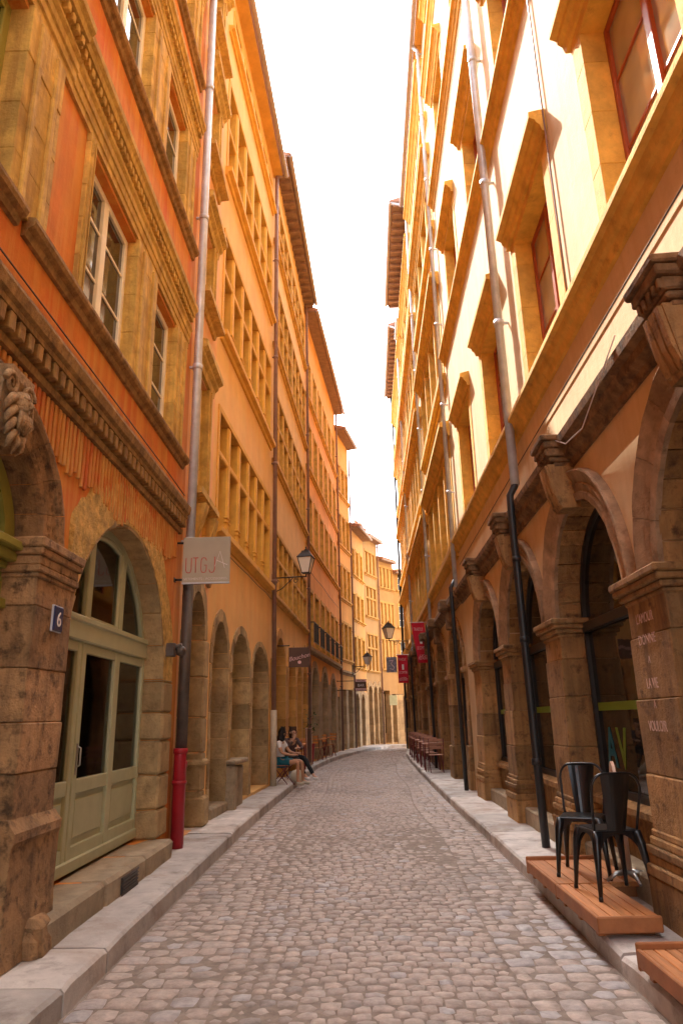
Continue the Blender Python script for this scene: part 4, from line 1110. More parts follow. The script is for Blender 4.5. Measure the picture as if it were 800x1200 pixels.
# ------------------------------------------------------------------ right houses further on
def right_house(name, label, y0, y1, h, pl, rows, lights, arches, ov=.22, tiles=False, rafters=False, soffit='eave', far=None, pipe=True, zhoods=True, pipem='pipe', D=7.0):
    A = far or (rx(y1), y1)
    H = House(name, label, A, (rx(y0), y0)); L = H.L
    groups = [(.3, L - .3)] if L < 7 else [(.3, L / 2 - .25), (L / 2 + .25, L - .3)]
    holes = []
    na = max(1, round(L / 2.9)); pw = L / na
    ops = [(i * pw + .38, (i + 1) * pw - .38) for i in range(na)]
    for a, b in ops: holes.append((a, b, .02, 3.65, 2.55, .34))
    for a, b in rows:
        for g0, g1 in groups: holes.append((g0, g1, a, b, None, .26))
    H.wall(h, holes, M[pl], D=D); H.roof(ov=ov, soffit=M[soffit], gutter=M['zinc'], tiles=tiles, rafters=rafters)
    for a, b in rows:
        for g0, g1 in groups:
            q = MB()
            cells = surround(q, g0, g1, a, b, lights, .2, .02, .25, None, .14)
            W = (g1 - g0 - .13 * (lights - 1)) / lights
            for c0, c1 in cells: H.win(c0, c1, a + .01, b - .01, .22, 1, (.35, .68), 'red_paint', 'glass', .05)
            q.build('window_surround', M['r_trim'], H.o)
        if zhoods:
            for g0, g1 in groups:
                q = MB(); hood(q, g0 - .28, g1 + .28, b + .15, .24, .34); q.jitter(.006, 7); q.build('window_hood', M['r_trim'], H.o)
        q = MB(); q.prism([(.01, a - .32), (-.04, a - .3), (-.06, a - .2), (-.15, a - .16), (-.16, a - .03), (.01, a - .003)], .01, L - .01); q.jitter(.007, 5); q.build('string_course', M['r_trim'], H.o)
    q = MB(); xs = [0] + [v for o_ in ops for v in o_] + [L]
    for i in range(0, len(xs), 2):
        a, b = xs[i], xs[i + 1]; z = .02
        while z < 2.5:
            hh = min(rr(.35, .55), 2.52 - z); q.rv = random.random(); pr = .1 if z < .6 else .04
            q.box(a - (.05 if z < .6 else .018) * (a > .1), b + (.05 if z < .6 else .018) * (b < L - .1), -pr + rr(-.01, .01), .3, z, z + hh - .003, .01); z += hh
        q.box(a - .06 if a > .1 else a, b + .06 if b < L - .1 else b, -.1, .31, 2.46, 2.58, .02)
    for a, b in ops:
        r = (b - a) / 2; cx = (a + b) / 2
        q.voussoirs(cx, 2.55, r - .02, r + .22, -.05, .3, 11, kz=1.1 / r)
    q.rv = .5; q.jitter(.01, 6); q.build('arcade_stone', M['r_arcade'], H.o)
    q = MB(); q.prism([(.01, 3.95), (-.05, 3.95), (-.12, 4.05), (-.2, 4.1), (-.2, 4.2), (.01, 4.25)], .01, L - .01)
    for a, b in ops:
        cx = (a + b) / 2; q.box(cx - .14, cx + .14, -.2, .0, 3.55, 4.0, .02); q.box(cx - .26, cx + .26, -.36, 0, 4.0, 4.24, .03)
    q.jitter(.014, 7); q.build('arcade_cornice', M['r_dark'], H.o)
    for a, b in ops:
        r = (b - a) / 2; cx = (a + b) / 2
        q = MB(); q.box(a, b, .24, .32, .02, .7, .01)
        for x in (a + .04, cx, b - .04): q.box(x - .04, x + .04, .23, .3, .7, 2.55 + (.9 if x == cx else 0))
        q.box(a, b, .22, .3, 2.48, 2.6); dd = q.build('shopfront', M['dark_paint'], H.o)
        q = MB(); q.box(a, b, .27, .28, .7, 2.55); q.arch(cx, 2.55, [(.01, .27), (r, .27), (r, .28), (.01, .28)], n=18, kz=1.1 / r); q.build('shop_glass', M['glass_dark'], dd)
    if pipe:
        H.pipe(L - .05, 4.3, h - .2, M[pipem], .05, .12, 2.2, top=[(L - .05, -.14, h - .15), (L - .05, -ov - .04, h)])
        q = MB(); q.tube([(L - .05, -.13, 4.45), (L - .05, -.23, 4.28), (L - .05, -.22, 3.7), (L - .05, -.19, .02)], .045, 10); q.build('lower_drainpipe', M['pipe_black'], H.o)
    return H
r2 = right_house('cream_mullioned_house', 'cream house with mullioned windows between two downpipes, second on the right', 14.95, 21.4, 20.0, 'r2_plaster', [(5.3, 7.75), (9.55, 11.9), (14.0, 16.0), (17.6, 19.0)], 4, None)
r3 = right_house('tile_eaved_house', 'cream house under a deep dark tiled eave, behind the nearer red banner', 21.4, 28.2, 20.2, 'r2_plaster', [(5.2, 7.4), (8.75, 11.2), (12.8, 14.9), (16.4, 18.3)], 5, None, ov=.62, tiles=True, rafters=True, soffit='eave_dark')
r4 = right_house('far_corner_house', 'cream house at the far right corner where the street bends away', 30.2, 38.2, 20.4, 'r2_plaster', [(5.0, 7.3), (8.8, 11.0), (12.8, 14.8), (16.4, 18.2)], 4, None, ov=.42, tiles=True, rafters=True, soffit='eave_dark', D=14)
r5 = right_house('narrow_cream_house', 'very narrow cream house wedged between the tile eaved house and the far corner house', 28.2, 30.2, 19.6, 'r2_plaster', [(5.2, 7.4), (8.75, 11.2), (12.8, 14.9), (16.4, 18.2)], 2, None, ov=.1, pipe=False)
H = r4
q = MB(); q.tube([(.08, -.12, .02), (.08, -.12, 20.3)], .07, 10); q.build('corner_drainpipe', M['pipe_black'], r4.o)

# ------------------------------------------------------------------ metal chairs, folded table, deck
def metal_chair(label, loc, rz, group):
    t = thing('metal_chair', label, 'chair', loc, rz, group)
    m = M['black_metal']
    q = MB(); q.box(-.175, .175, -.18, .18, .44, .455, .006); q.box(-.15, .15, -.155, .155, .455, .459, .002); q.build('seat', m, t)
    q = MB(); n = 8
    for i in range(n):
        u0 = i / n * 2 - 1; u1 = (i + 1) / n * 2 - 1
        def P(u, v):
            w = .07 + .045 * v; return (u * w, .165 + .085 * v + .02 * (1 - u * u) + (.006 if abs(u) < .55 else 0), .455 + .4 * v)
        for k in range(6):
            v0, v1 = k / 6, (k + 1) / 6
            a, b, c_, d = P(u0, v0), P(u1, v0), P(u1, v1), P(u0, v1)
            q.poly([a, b, c_, d]); s_ = .005
            q.poly([(x, y + s_, z) for x, y, z in (d, c_, b, a)])
    q.build('backrest', m, t)
    q = MB(); pts = [(-.165, .15, .45)]
    for i in range(5): pts.append((-.17 - .02 * i / 4, .16 + .075 * i / 4, .5 + .24 * i / 4))
    for i in range(1, 7): a = PI * .5 * i / 6; pts.append((-.19 + .1 * (1 - math.cos(a)), .24 + .012 * i / 6, .74 + .12 * math.sin(a)))
    pts += [(-.0, .262, .862)]
    pts += [(-x, y, z) for x, y, z in pts[-2::-1]]
    q.tube(pts, .0105, 10); q.build('back_frame', m, t)
    for sx in (-1, 1):
        for sy in (-1, 1):
            q = MB(); q.tube([(sx * .15, sy * .155, .445), (sx * .172, sy * .178, .36), (sx * .19, sy * .2, .2), (sx * .205, sy * .22, .0)], [.04, .034, .022, .014], 8)
            l = q.build('leg', m, t)
            q = MB(); q.lathe(sx * .205, sy * .22, [(.017, 0), (.017, .02), (.013, .03)], 8); q.build('foot_cap', m, l)
    q = MB()
    for (ax, s) in ((0, -1), (0, 1), (1, -1), (1, 1)):
        n = 12
        for i in range(n):
            u0 = -1 + 2 * i / n; u1 = -1 + 2 * (i + 1) / n
            f = lambda u: .425 - .15 * abs(u) ** 3
            for off in (0, .006):
                P = [(u0 * .17, f(u0)), (u1 * .17, f(u1)), (u1 * .17, .446), (u0 * .17, .446)]
                sp = lambda z: s * (.172 + (.446 - z) * .12 - off)
                q.poly([(x, sp(z), z) if ax == 0 else (sp(z), x, z) for x, z in P])
    q.build('apron', m, t)
    return t
DZ = .255
dk = thing('wooden_deck', 'stained wooden deck in two panels carrying the black chairs on the right pavement', 'deck', (1.57, 5.16, .12))
def deck_panel(q, e, x1, y0, y1, rim_back, rim_front):
    n = 5
    for i in range(n):
        q.rv = random.random(); q.box(.03 + (x1 - .03) * i / n, .03 + (x1 - .03) * (i + 1) / n - .006, y0 + .02, y1 - .008, .095, .132, .004)
    e.box(0, .028, y0, y1, .04, .135, .006)
    if rim_back: e.box(0, x1, y1 - .006, y1 + .02, .02, .165, .008)
    if rim_front: e.box(.0, x1, y0 - .012, y0 + .018, .04, .14, .008)
    for yy in (y0 + .1, (y0 + y1) / 2, y1 - .12): e.box(.03, x1 - .02, yy, yy + .05, .0, .094)
for (x1, y0, y1, rb, rf) in ((.43, 0, .98, 0, 1), (.72, .985, 1.95, 1, 0)):
    q = MB(); e = MB(); deck_panel(q, e, x1, y0, y1, rb, rf)
    p_ = q.build('deck_panel', M['deck'], dk); e.build('deck_rim', M['deck_edge'], p_)
dk2 = thing('wooden_deck', 'stained wooden deck cut by the bottom right corner of the view on the pavement edge', 'deck', (1.58, 3.3, .12))
q = MB(); e = MB(); deck_panel(q, e, .36, 0, 1.22, 1, 0); p_ = q.build('deck_panel', M['deck'], dk2); e.build('deck_rim', M['deck_edge'], p_)
metal_chair('black metal chair seen from behind, nearer one on the wooden deck', (1.92, 5.8, DZ), PI + .1, 'black metal chairs on the deck')
metal_chair('black metal chair facing the street behind the folded table on the wooden deck', (1.95, 6.5, DZ), -.45, 'black metal chairs on the deck')
t = thing('folded_table', 'folded cafe table with its round wooden top tipped upright between the two black chairs', 'table', (2.15, 6.17, DZ), -.26)
q = MB()
n = 28; pts = [(.27 * math.cos(2 * PI * i / n), .27 * math.sin(2 * PI * i / n)) for i in range(n)]
q.poly([(-.012, x, .64 + z) for x, z in pts]); q.poly([(.012, x, .64 + z) for x, z in pts[::-1]])
for i in range(n):
    a, b = pts[i], pts[(i + 1) % n]; q.poly([(-.012, a[0], .64 + a[1]), (-.012, b[0], .64 + b[1]), (.012, b[0], .64 + b[1]), (.012, a[0], .64 + a[1])][::-1])
q.build('table_top', M['table_wood'], t)
q = MB(); q.tube([(.03, 0, .05), (.03, 0, .66)], .022, 10); q.build('pedestal_post', M['table_wood'], t)
q = MB()
for a in (.3, PI / 2 + .3, PI + .3, 1.5 * PI + .3): q.tube([(.03, 0, .07), (.03 + .11 * math.cos(a), .11 * math.sin(a), .06), (.03 + .19 * math.cos(a), .19 * math.sin(a), .012)], [.024, .018, .012], 8)
q.build('base', M['steel'], t)

# ------------------------------------------------------------------ terrace furniture
def cafe_table(label, loc, rz, group, top='slat_red'):
    t = thing('cafe_table', label, 'table', loc, rz, group)
    q = MB()
    for i in range(6): q.rv = random.random(); q.box(-.27 + i * .09, -.185 + i * .09, -.27, .27, .715, .74, .004)
    q.build('table_top', M[top], t)
    for s in (-1, 1):
        q = MB(); q.tube([(s * .24, -.24, 0), (s * .24, .22, .71)], .012, 6); q.build('leg', M['red_metal'], t)
        q = MB(); q.tube([(s * .22, .24, 0), (s * .22, -.22, .71)], .012, 6); q.build('leg', M['red_metal'], t)
    return t
def cafe_chair(label, loc, rz, group, m='slat_red'):
    t = thing('folding_chair', label, 'chair', loc, rz, group)
    q = MB()
    for i in range(5): q.rv = random.random(); q.box(-.19, .19, -.19 + i * .076, -.125 + i * .076, .44, .455, .004)
    q.build('seat', M[m], t)
    q = MB()
    for i in range(3): q.rv = random.random(); q.box(-.19, .19, .205 + i * .012, .225 + i * .012, .6 + i * .1, .67 + i * .1, .006)
    q.build('backrest', M[m], t)
    for s in (-1, 1):
        q = MB(); q.tube([(s * .2, -.22, 0), (s * .2, .16, .45), (s * .2, .235, .88)], .011, 6); q.build('leg', M['red_metal'], t)
        q = MB(); q.tube([(s * .175, .24, 0), (s * .175, -.18, .45)], .011, 6); q.build('leg', M['red_metal'], t)
    return t
GT = 'tables of the right hand terrace'; GC = 'chairs of the right hand terrace'
tx = lambda y: kr(y) + .32
ordn = ['nearest', 'second', 'third', 'fourth', 'fifth', 'farthest']
t0 = None; c0 = None
for i in range(6):
    y = 20.6 + i * 1.75
    lab = f'red slatted table under the right hand arcade, {ordn[i]} of the row of six'
    if t0 is None: t0 = cafe_table(lab, (tx(y), y, .12), .02, GT)
    else: dup(t0, (tx(y), y, .12), rr(-.05, .05), lab, GT)
    for j, (dy, rz) in enumerate(((-.55, PI), (.55, 0))):
        lab = f'red folding chair on the {"near" if j == 0 else "far"} side of the {ordn[i]} table by the arcade'
        if c0 is None: c0 = cafe_chair(lab, (tx(y) + .02, y + dy, .12), rz, GC)
        else: dup(c0, (tx(y) + .02, y + dy, .12), rz + rr(-.12, .12), lab, GC)
lx = lambda y: kl(y) - .36
t1 = cafe_table('orange slatted table beside the two seated people on the left', (lx(19.7) + .02, 19.75, .145), 0, 'tables of the left hand terrace', 'slat')
dup(t1, (lx(21.6), 21.6, .145), .05, 'orange slatted table one place beyond the seated people on the left', 'tables of the left hand terrace')
dup(t1, (lx(27.0) + .05, 27.0, .145), -.3, 'orange slatted table just beyond the red plant pot on the left', 'tables of the left hand terrace')
dup(t1, (lx(29.2) + .05, 29.2, .145), -.35, 'orange slatted table farthest along the left pavement', 'tables of the left hand terrace')
c1 = cafe_chair('orange slatted chair between the two left hand tables near the seated people', (lx(20.4), 20.45, .145), .1, 'chairs of the left hand terrace', 'slat')
for (y, dx, rz, lab) in ((21.05, .02, PI, 'orange slatted chair facing the second left hand table from the near side'), (22.3, 0, 0, 'orange slatted chair on the far side of the second left hand table'),
                        (26.4, .02, PI - .3, 'orange slatted chair beside the red plant pot on the left'), (27.6, 0, -.3, 'orange slatted chair behind the table past the red pot on the left'),
                        (28.55, 0, PI - .3, 'orange slatted chair before the farthest left hand table'), (29.85, 0, -.4, 'orange slatted chair farthest along the left pavement')):
    dup(c1, (lx(y) + dx, y, .145), rz, lab, 'chairs of the left hand terrace')
# plant pot and menu board
t = thing('potted_plant', 'tall red glazed pot with a thin leafy plant on the left pavement', 'potted plant', (lx(24.3) + .12, 24.2, .145))
q = MB(); q.lathe(0, 0, [(.14, 0), (.17, .2), (.2, .5), (.22, .62), (.23, .66), (.19, .66), (.17, .6)], 18); q.build('pot', M['pot'], t)
q = MB()
for i in range(4): q.tube([(0, 0, .6), (rr(-.05, .05), rr(-.05, .05), 1.0), (rr(-.15, .15), rr(-.15, .15), 1.6 + rr(-.2, .2))], [.014, .01, .005], 6)
q.build('stem', M['brown_paint'], t)
q = MB()
for i in range(90):
    z = rr(.95, 1.8); r = .3 * (1 - abs(z - 1.35) / .8); a = rr(0, 2 * PI); c_ = Vector((r * math.cos(a), r * math.sin(a), z)); d = Vector((rr(-1, 1), rr(-1, 1), rr(-.3, .8))).normalized() * .11; u = d.cross(Vector((rr(-1, 1), rr(-1, 1), 1))).normalized() * .03
    q.poly([c_, c_ + d * .5 + u, c_ + d, c_ + d * .5 - u])
q.build('foliage', M['leaf'], t)
t = thing('menu_board', 'narrow brown menu board standing beside the red plant pot', 'menu board', (lx(23.3) + .2, 23.3, .145), 1.35)
q = MB(); q.box(-.28, .28, -.02, .02, .1, 1.15, .01); q.build('board', M['sign_brown'], t)
for s in (-1, 1): q = MB(); q.box(s * .26 - .02, s * .26 + .02, -.03, .03, 0, 1.18, .004); q.build('leg', M['table_wood'], t)

# ------------------------------------------------------------------ street lamps
def lantern(label, wall, tip, group, s=1.0):
    """wall and tip: world points; the bracket runs from the wall to below the lantern"""
    w = Vector(wall); e = Vector(tip); d = (e - w); L = d.length; rz = math.atan2(d.y, d.x)
    t = thing('wall_lantern', label, 'street lamp', w, rz, group)
    q = MB(); q.box(-.01, .02, -.04, .04, -.5 * s, .12 * s, .006); q.tube([(0, 0, 0), (L + .02, 0, 0)], .018 * s, 8)
    q.tube([(0, 0, -.42 * s), (L * .3, 0, -.3 * s), (L * .62, 0, -.02 * s)], .013 * s, 8)
    for (cx, cz, r) in ((L * .12, -.1 * s, .075 * s), (L * .7, -.1 * s, .075 * s)):
        q.tube([(cx + r * (1 - i * .035) * math.cos(i * .5), 0, cz + r * (1 - i * .035) * math.sin(i * .5)) for i in range(18)], .009 * s, 6)
    q.build('bracket', M['iron'], t)
    b = MB(); g = MB()
    z0, z1, z2 = .1 * s, .5 * s, .72 * s; r0, r1 = .1 * s, .19 * s
    b.tube([(L, 0, 0), (L, 0, .08 * s)], .02 * s, 8); b.box(L - r0 * 1.1, L + r0 * 1.1, -r0 * 1.1, r0 * 1.1, .08 * s, z0, .004)
    for sx in (-1, 1):
        for sy in (-1, 1): b.tube([(L + sx * r0, sy * r0, z0), (L + sx * r1, sy * r1, z1)], .012 * s, 6)
    b.box(L - r1 * 1.12, L + r1 * 1.12, -r1 * 1.12, r1 * 1.12, z1, z1 + .025 * s, .004)
    for (ra, rb, za, zb) in ((r1 * 1.08, r1 * .62, z1 + .025 * s, z1 + .14 * s), (r1 * .62, r1 * .5, z1 + .14 * s, z1 + .2 * s)):
        base = len(b.v)
        for r, z in ((ra, za), (rb, zb)): b.v += [(L - r, -r, z), (L + r, -r, z), (L + r, r, z), (L - r, r, z)]
        for i in range(4): b.face([base + i, base + (i + 1) % 4, base + 4 + (i + 1) % 4, base + 4 + i])
        b.face([base + 4, base + 5, base + 6, base + 7])
    b.lathe(L, 0, [(.05 * s, z1 + .2 * s), (.06 * s, z1 + .23 * s), (.02 * s, z1 + .26 * s), (.025 * s, z1 + .3 * s), (.003, z1 + .33 * s)], 10)
    b.build('lantern_frame', M['iron'], t)
    base = 0
    for r, z in ((r0 * .96, z0), (r1 * .96, z1)): g.v += [(L - r, -r, z), (L + r, -r, z), (L + r, r, z), (L - r, r, z)]
    for i in range(4): g.face([i, (i + 1) % 4, 4 + (i + 1) % 4, 4 + i])
    g.face([3, 2, 1, 0]); g.face([4, 5, 6, 7])
    g.build('lamp_glass', M['lamp_glass'], t)
    return t
LG = 'wall lanterns along the street'
lantern('black bracket lantern nearest on the left, above the seated people', (-1.97, 16.9, 4.98), (-1.1, 16.75, 4.98), LG, .92)
lantern('small black bracket lantern on the amber houses at the left bend', (-.02, 34.4, 4.02), (.72, 34.0, 4.02), LG, .85)
lantern('black bracket lantern projecting from the right hand corner downpipe', (rx(33) + .0, 33.0, 5.05), (1.72, 32.6, 5.05), LG, 1.15)

# ------------------------------------------------------------------ hanging signs and banners
def hang_sign(label, x0, x1, y, z0, z1, m, cat='shop sign', name='hanging_sign', wallx=None, th=.03, arm=True):
    t = thing(name, label, cat, (x0, y, z0)); w = x1 - x0; h = z1 - z0
    q = MB(); q.box(0, w, -th / 2, th / 2, 0, h, .004); q.build('board', m, t)
    if arm and wallx is not None:
        q = MB(); s = wallx - x0
        for zz in ((h - .07, .06) if arm is True else (h + .05,)):
            a, b = (s, .02) if s < 0 else (w - .02, s)
            q.tube([(a, 0, zz), (b, 0, zz)], .015, 6); q.box(s - .015, s + .015, -.05, .05, zz - .03, zz + .03, .004)
            if arm != True:
                for k in (.12, w - .12): q.tube([(k, 0, h), (k, 0, zz)], .006, 5)
        q.build('bracket', M['iron'], t)
    return t
t = hang_sign('square taupe hanging sign with thin red letters at the end of the orange house', -2.155, -1.545, 8.62, 3.25, 3.865, M['sign_grey'], wallx=-2.26)
LT = {'U': [[(0, 1), (0, .2), (.1, .03), (.3, 0), (.5, .03), (.6, .2), (.6, 1)]], 'T': [[(0, 1), (.6, 1)], [(.3, 1), (.3, 0)]],
      'G': [[(.6, .8), (.5, .97), (.3, 1), (.1, .97), (0, .8), (0, .2), (.1, .03), (.3, 0), (.5, .03), (.6, .2), (.6, .5), (.35, .5)]], 'J': [[(.6, 1.05), (.6, .2), (.5, .03), (.3, 0), (.1, .03), (0, .2)]]}
for ch, x0 in zip('UTGJ', (.045, .135, .24, .345)):
    q = MB()
    for st_ in LT[ch]: q.tube([(x0 + u * .115, -.016, .145 + v * .195) for u, v in st_], .0055, 6)
    q.build('lettering', M['sign_red'], t)
q = MB()
for st_ in ([(0, 0), (.3, .85), (.55, 0)], [(.1, .4), (.7, .15)]): q.tube([(.41 + u * .24, -.0155, .2 + v * .26) for u, v in st_], .004, 6)
q.build('pale_mark', M['white'], t)
text('small_lettering', 'VETEMENTS - ACCESSOIRES', .045, M['white'], t, (.3, -.0165, .05), (PI / 2, 0, 0), .001, offset=-.001)
q = MB(); q.box(0, .61, -.019, .019, 0, .02, .002); q.build('board_rim', M['pipe'], t)
t = hang_sign('brown hanging sign with slanted white script in front of the pale orange house', -1.6, -1.08, 17.5, 2.83, 3.315, M['sign_brown'], wallx=-1.95, arm=2)
text('lettering', 'Bouchon', .15, M['pinkwhite'], t, (.27, -.0165, .2), (PI / 2, 0, 0), .001, shear=.35).rotation_euler = (PI / 2, -.22, 0)
q = MB(); q.poly([(.27 + .05 * math.sin(i * PI / 3), -.0165, .12 + .045 * math.cos(i * PI / 3)) for i in range(6)][::-1]); q.build('emblem', M['pinkwhite'], t)
t = hang_sign('black and white rectangular bar sign on the left before the bend', .09, .61, 33.0, 2.8, 3.345, M['sign_brown'], wallx=-.75)
q = MB(); q.box(.01, .51, -.02, -.016, .43, .54); q.box(.01, .51, -.02, -.016, .03, .13); q.build('white_band', M['pinkwhite'], t)
text('lettering', 'MERCIERE', .1, M['sign_brown'], t, (.26, -.022, .45), (PI / 2, 0, 0), .001, sx=.85); text('lettering', 'BAR', .17, M['white'], t, (.26, -.0165, .21), (PI / 2, 0, 0), .001); text('lettering', 'RESTAURANT', .08, M['sign_brown'], t, (.26, -.022, .05), (PI / 2, 0, 0), .001, sx=.85)
def banner(label, x0, x1, y, z0, z1, tilt):
    t = thing('shop_banner', label, 'banner', (rx(y), y, z1), 0, 'red banners of the right hand arcade')
    a, b = x0 - rx(y), x1 - rx(y); h = z1 - z0; q = MB(); n = 14
    P = lambda u, v: (a + (b - a) * u + tilt * v, .03 * math.sin(v * 5 + u * 2) + .02 * math.sin(u * 4), -v * h)
    for i in range(6):
        for k in range(n):
            q.poly([P(i / 6, k / n), P(i / 6, (k + 1) / n), P((i + 1) / 6, (k + 1) / n), P((i + 1) / 6, k / n)])
            q.poly([(x, y_ + .006, z) for x, y_, z in [P(i / 6, k / n), P((i + 1) / 6, k / n), P((i + 1) / 6, (k + 1) / n), P(i / 6, (k + 1) / n)]])
    q.smooth = True; c_ = q.build('cloth', M['banner'], t, weld=False)
    q = MB(); q.tube([(a - .06, 0, .012), (.02, 0, .012)], .014, 8); q.build('pole', M['white'], t)
    w = b - a; mid = (a + b) / 2
    def strip(u0, u1, v0, v1, nm='printed_strip'):
        q = MB(); k = 4
        for i in range(k):
            ua, ub = u0 + (u1 - u0) * i / k, u0 + (u1 - u0) * (i + 1) / k
            o_ = lambda p: (p[0], p[1] - .005, p[2])
            for jv in range(3):
                va, vb = v0 + (v1 - v0) * jv / 3, v0 + (v1 - v0) * (jv + 1) / 3
                q.poly([o_(P(ua, va)), o_(P(ua, vb)), o_(P(ub, vb)), o_(P(ub, va))])
        q.build(nm, M['pinkwhite'] if nm != 'emblem' else M['white'], c_)
    strip(.42, .6, .34, .53, 'emblem')
    for (v, s_, body) in ((.2, .16, 'TRABOULE'), (.67, .15, 'LE COMPTOIR'), (.85, .1, 'LYON'), (.92, .14, 'RESTAURANT')):
        p = P(.5, v); text('lettering', body, s_, M['pinkwhite'], c_, (p[0], p[1] - .03, p[2]), (PI / 2, 0, 0), .001, sx=min(1, w * .85 / (len(body) * s_ * .62)))
    return t
banner('red hanging banner with white print, nearer and larger of the two on the right', 2.06, 2.5, 24.0, 3.35, 4.72, .18)
banner('red hanging banner with white print, farther one beside the blue grey sign', 1.98, 2.42, 31.0, 3.03, 4.24, .0)
t = hang_sign('blue grey square sign hanging left of the farther red banner', 1.5, 1.97, 31.4, 3.52, 4.19, M['sign_blue'], wallx=rx(31.4), arm=2)
q = MB()
q.tube([(.12, -.017, .5), (.3, -.017, .52), (.2, -.017, .38), (.34, -.017, .22), (.3, -.017, .12), (.15, -.017, .16)], .022, 6); q.build('painted_mark', M['white'], t)
t = hang_sign('pale green square sign low on the golden house at the far bend', 2.1, 2.55, 42.0, 2.3, 2.86, M['sign_green'], wallx=2.9, arm=2, th=.12)

# ------------------------------------------------------------------ people
def skin_mesh(name, joints, edges, m, parent, root, sub=2):
    keys = list(joints); idx = {k: i for i, k in enumerate(keys)}
    me = bpy.data.meshes.new(name)
    me.from_pydata([joints[k][0] for k in keys], [(idx[a], idx[b]) for a, b in edges], [])
    ob = bpy.data.objects.new(name, me); COL.objects.link(ob)
    sk = ob.modifiers.new('s', 'SKIN'); sk.use_smooth_shade = True
    for i, k in enumerate(keys):
        r = joints[k][1]; r = r if isinstance(r, tuple) else (r, r)
        me.skin_vertices[0].data[i].radius = r
        me.skin_vertices[0].data[i].use_root = (k == root)
    ss = ob.modifiers.new('u', 'SUBSURF'); ss.levels = sub; ss.render_levels = sub
    dg = bpy.context.evaluated_depsgraph_get()
    out = bpy.data.meshes.new_from_object(ob.evaluated_get(dg))
    bpy.data.objects.remove(ob)
    out.materials.clear(); out.materials.append(m); out.name = name
    for p in out.polygons: p.use_smooth = True
    return link(name, out, parent)

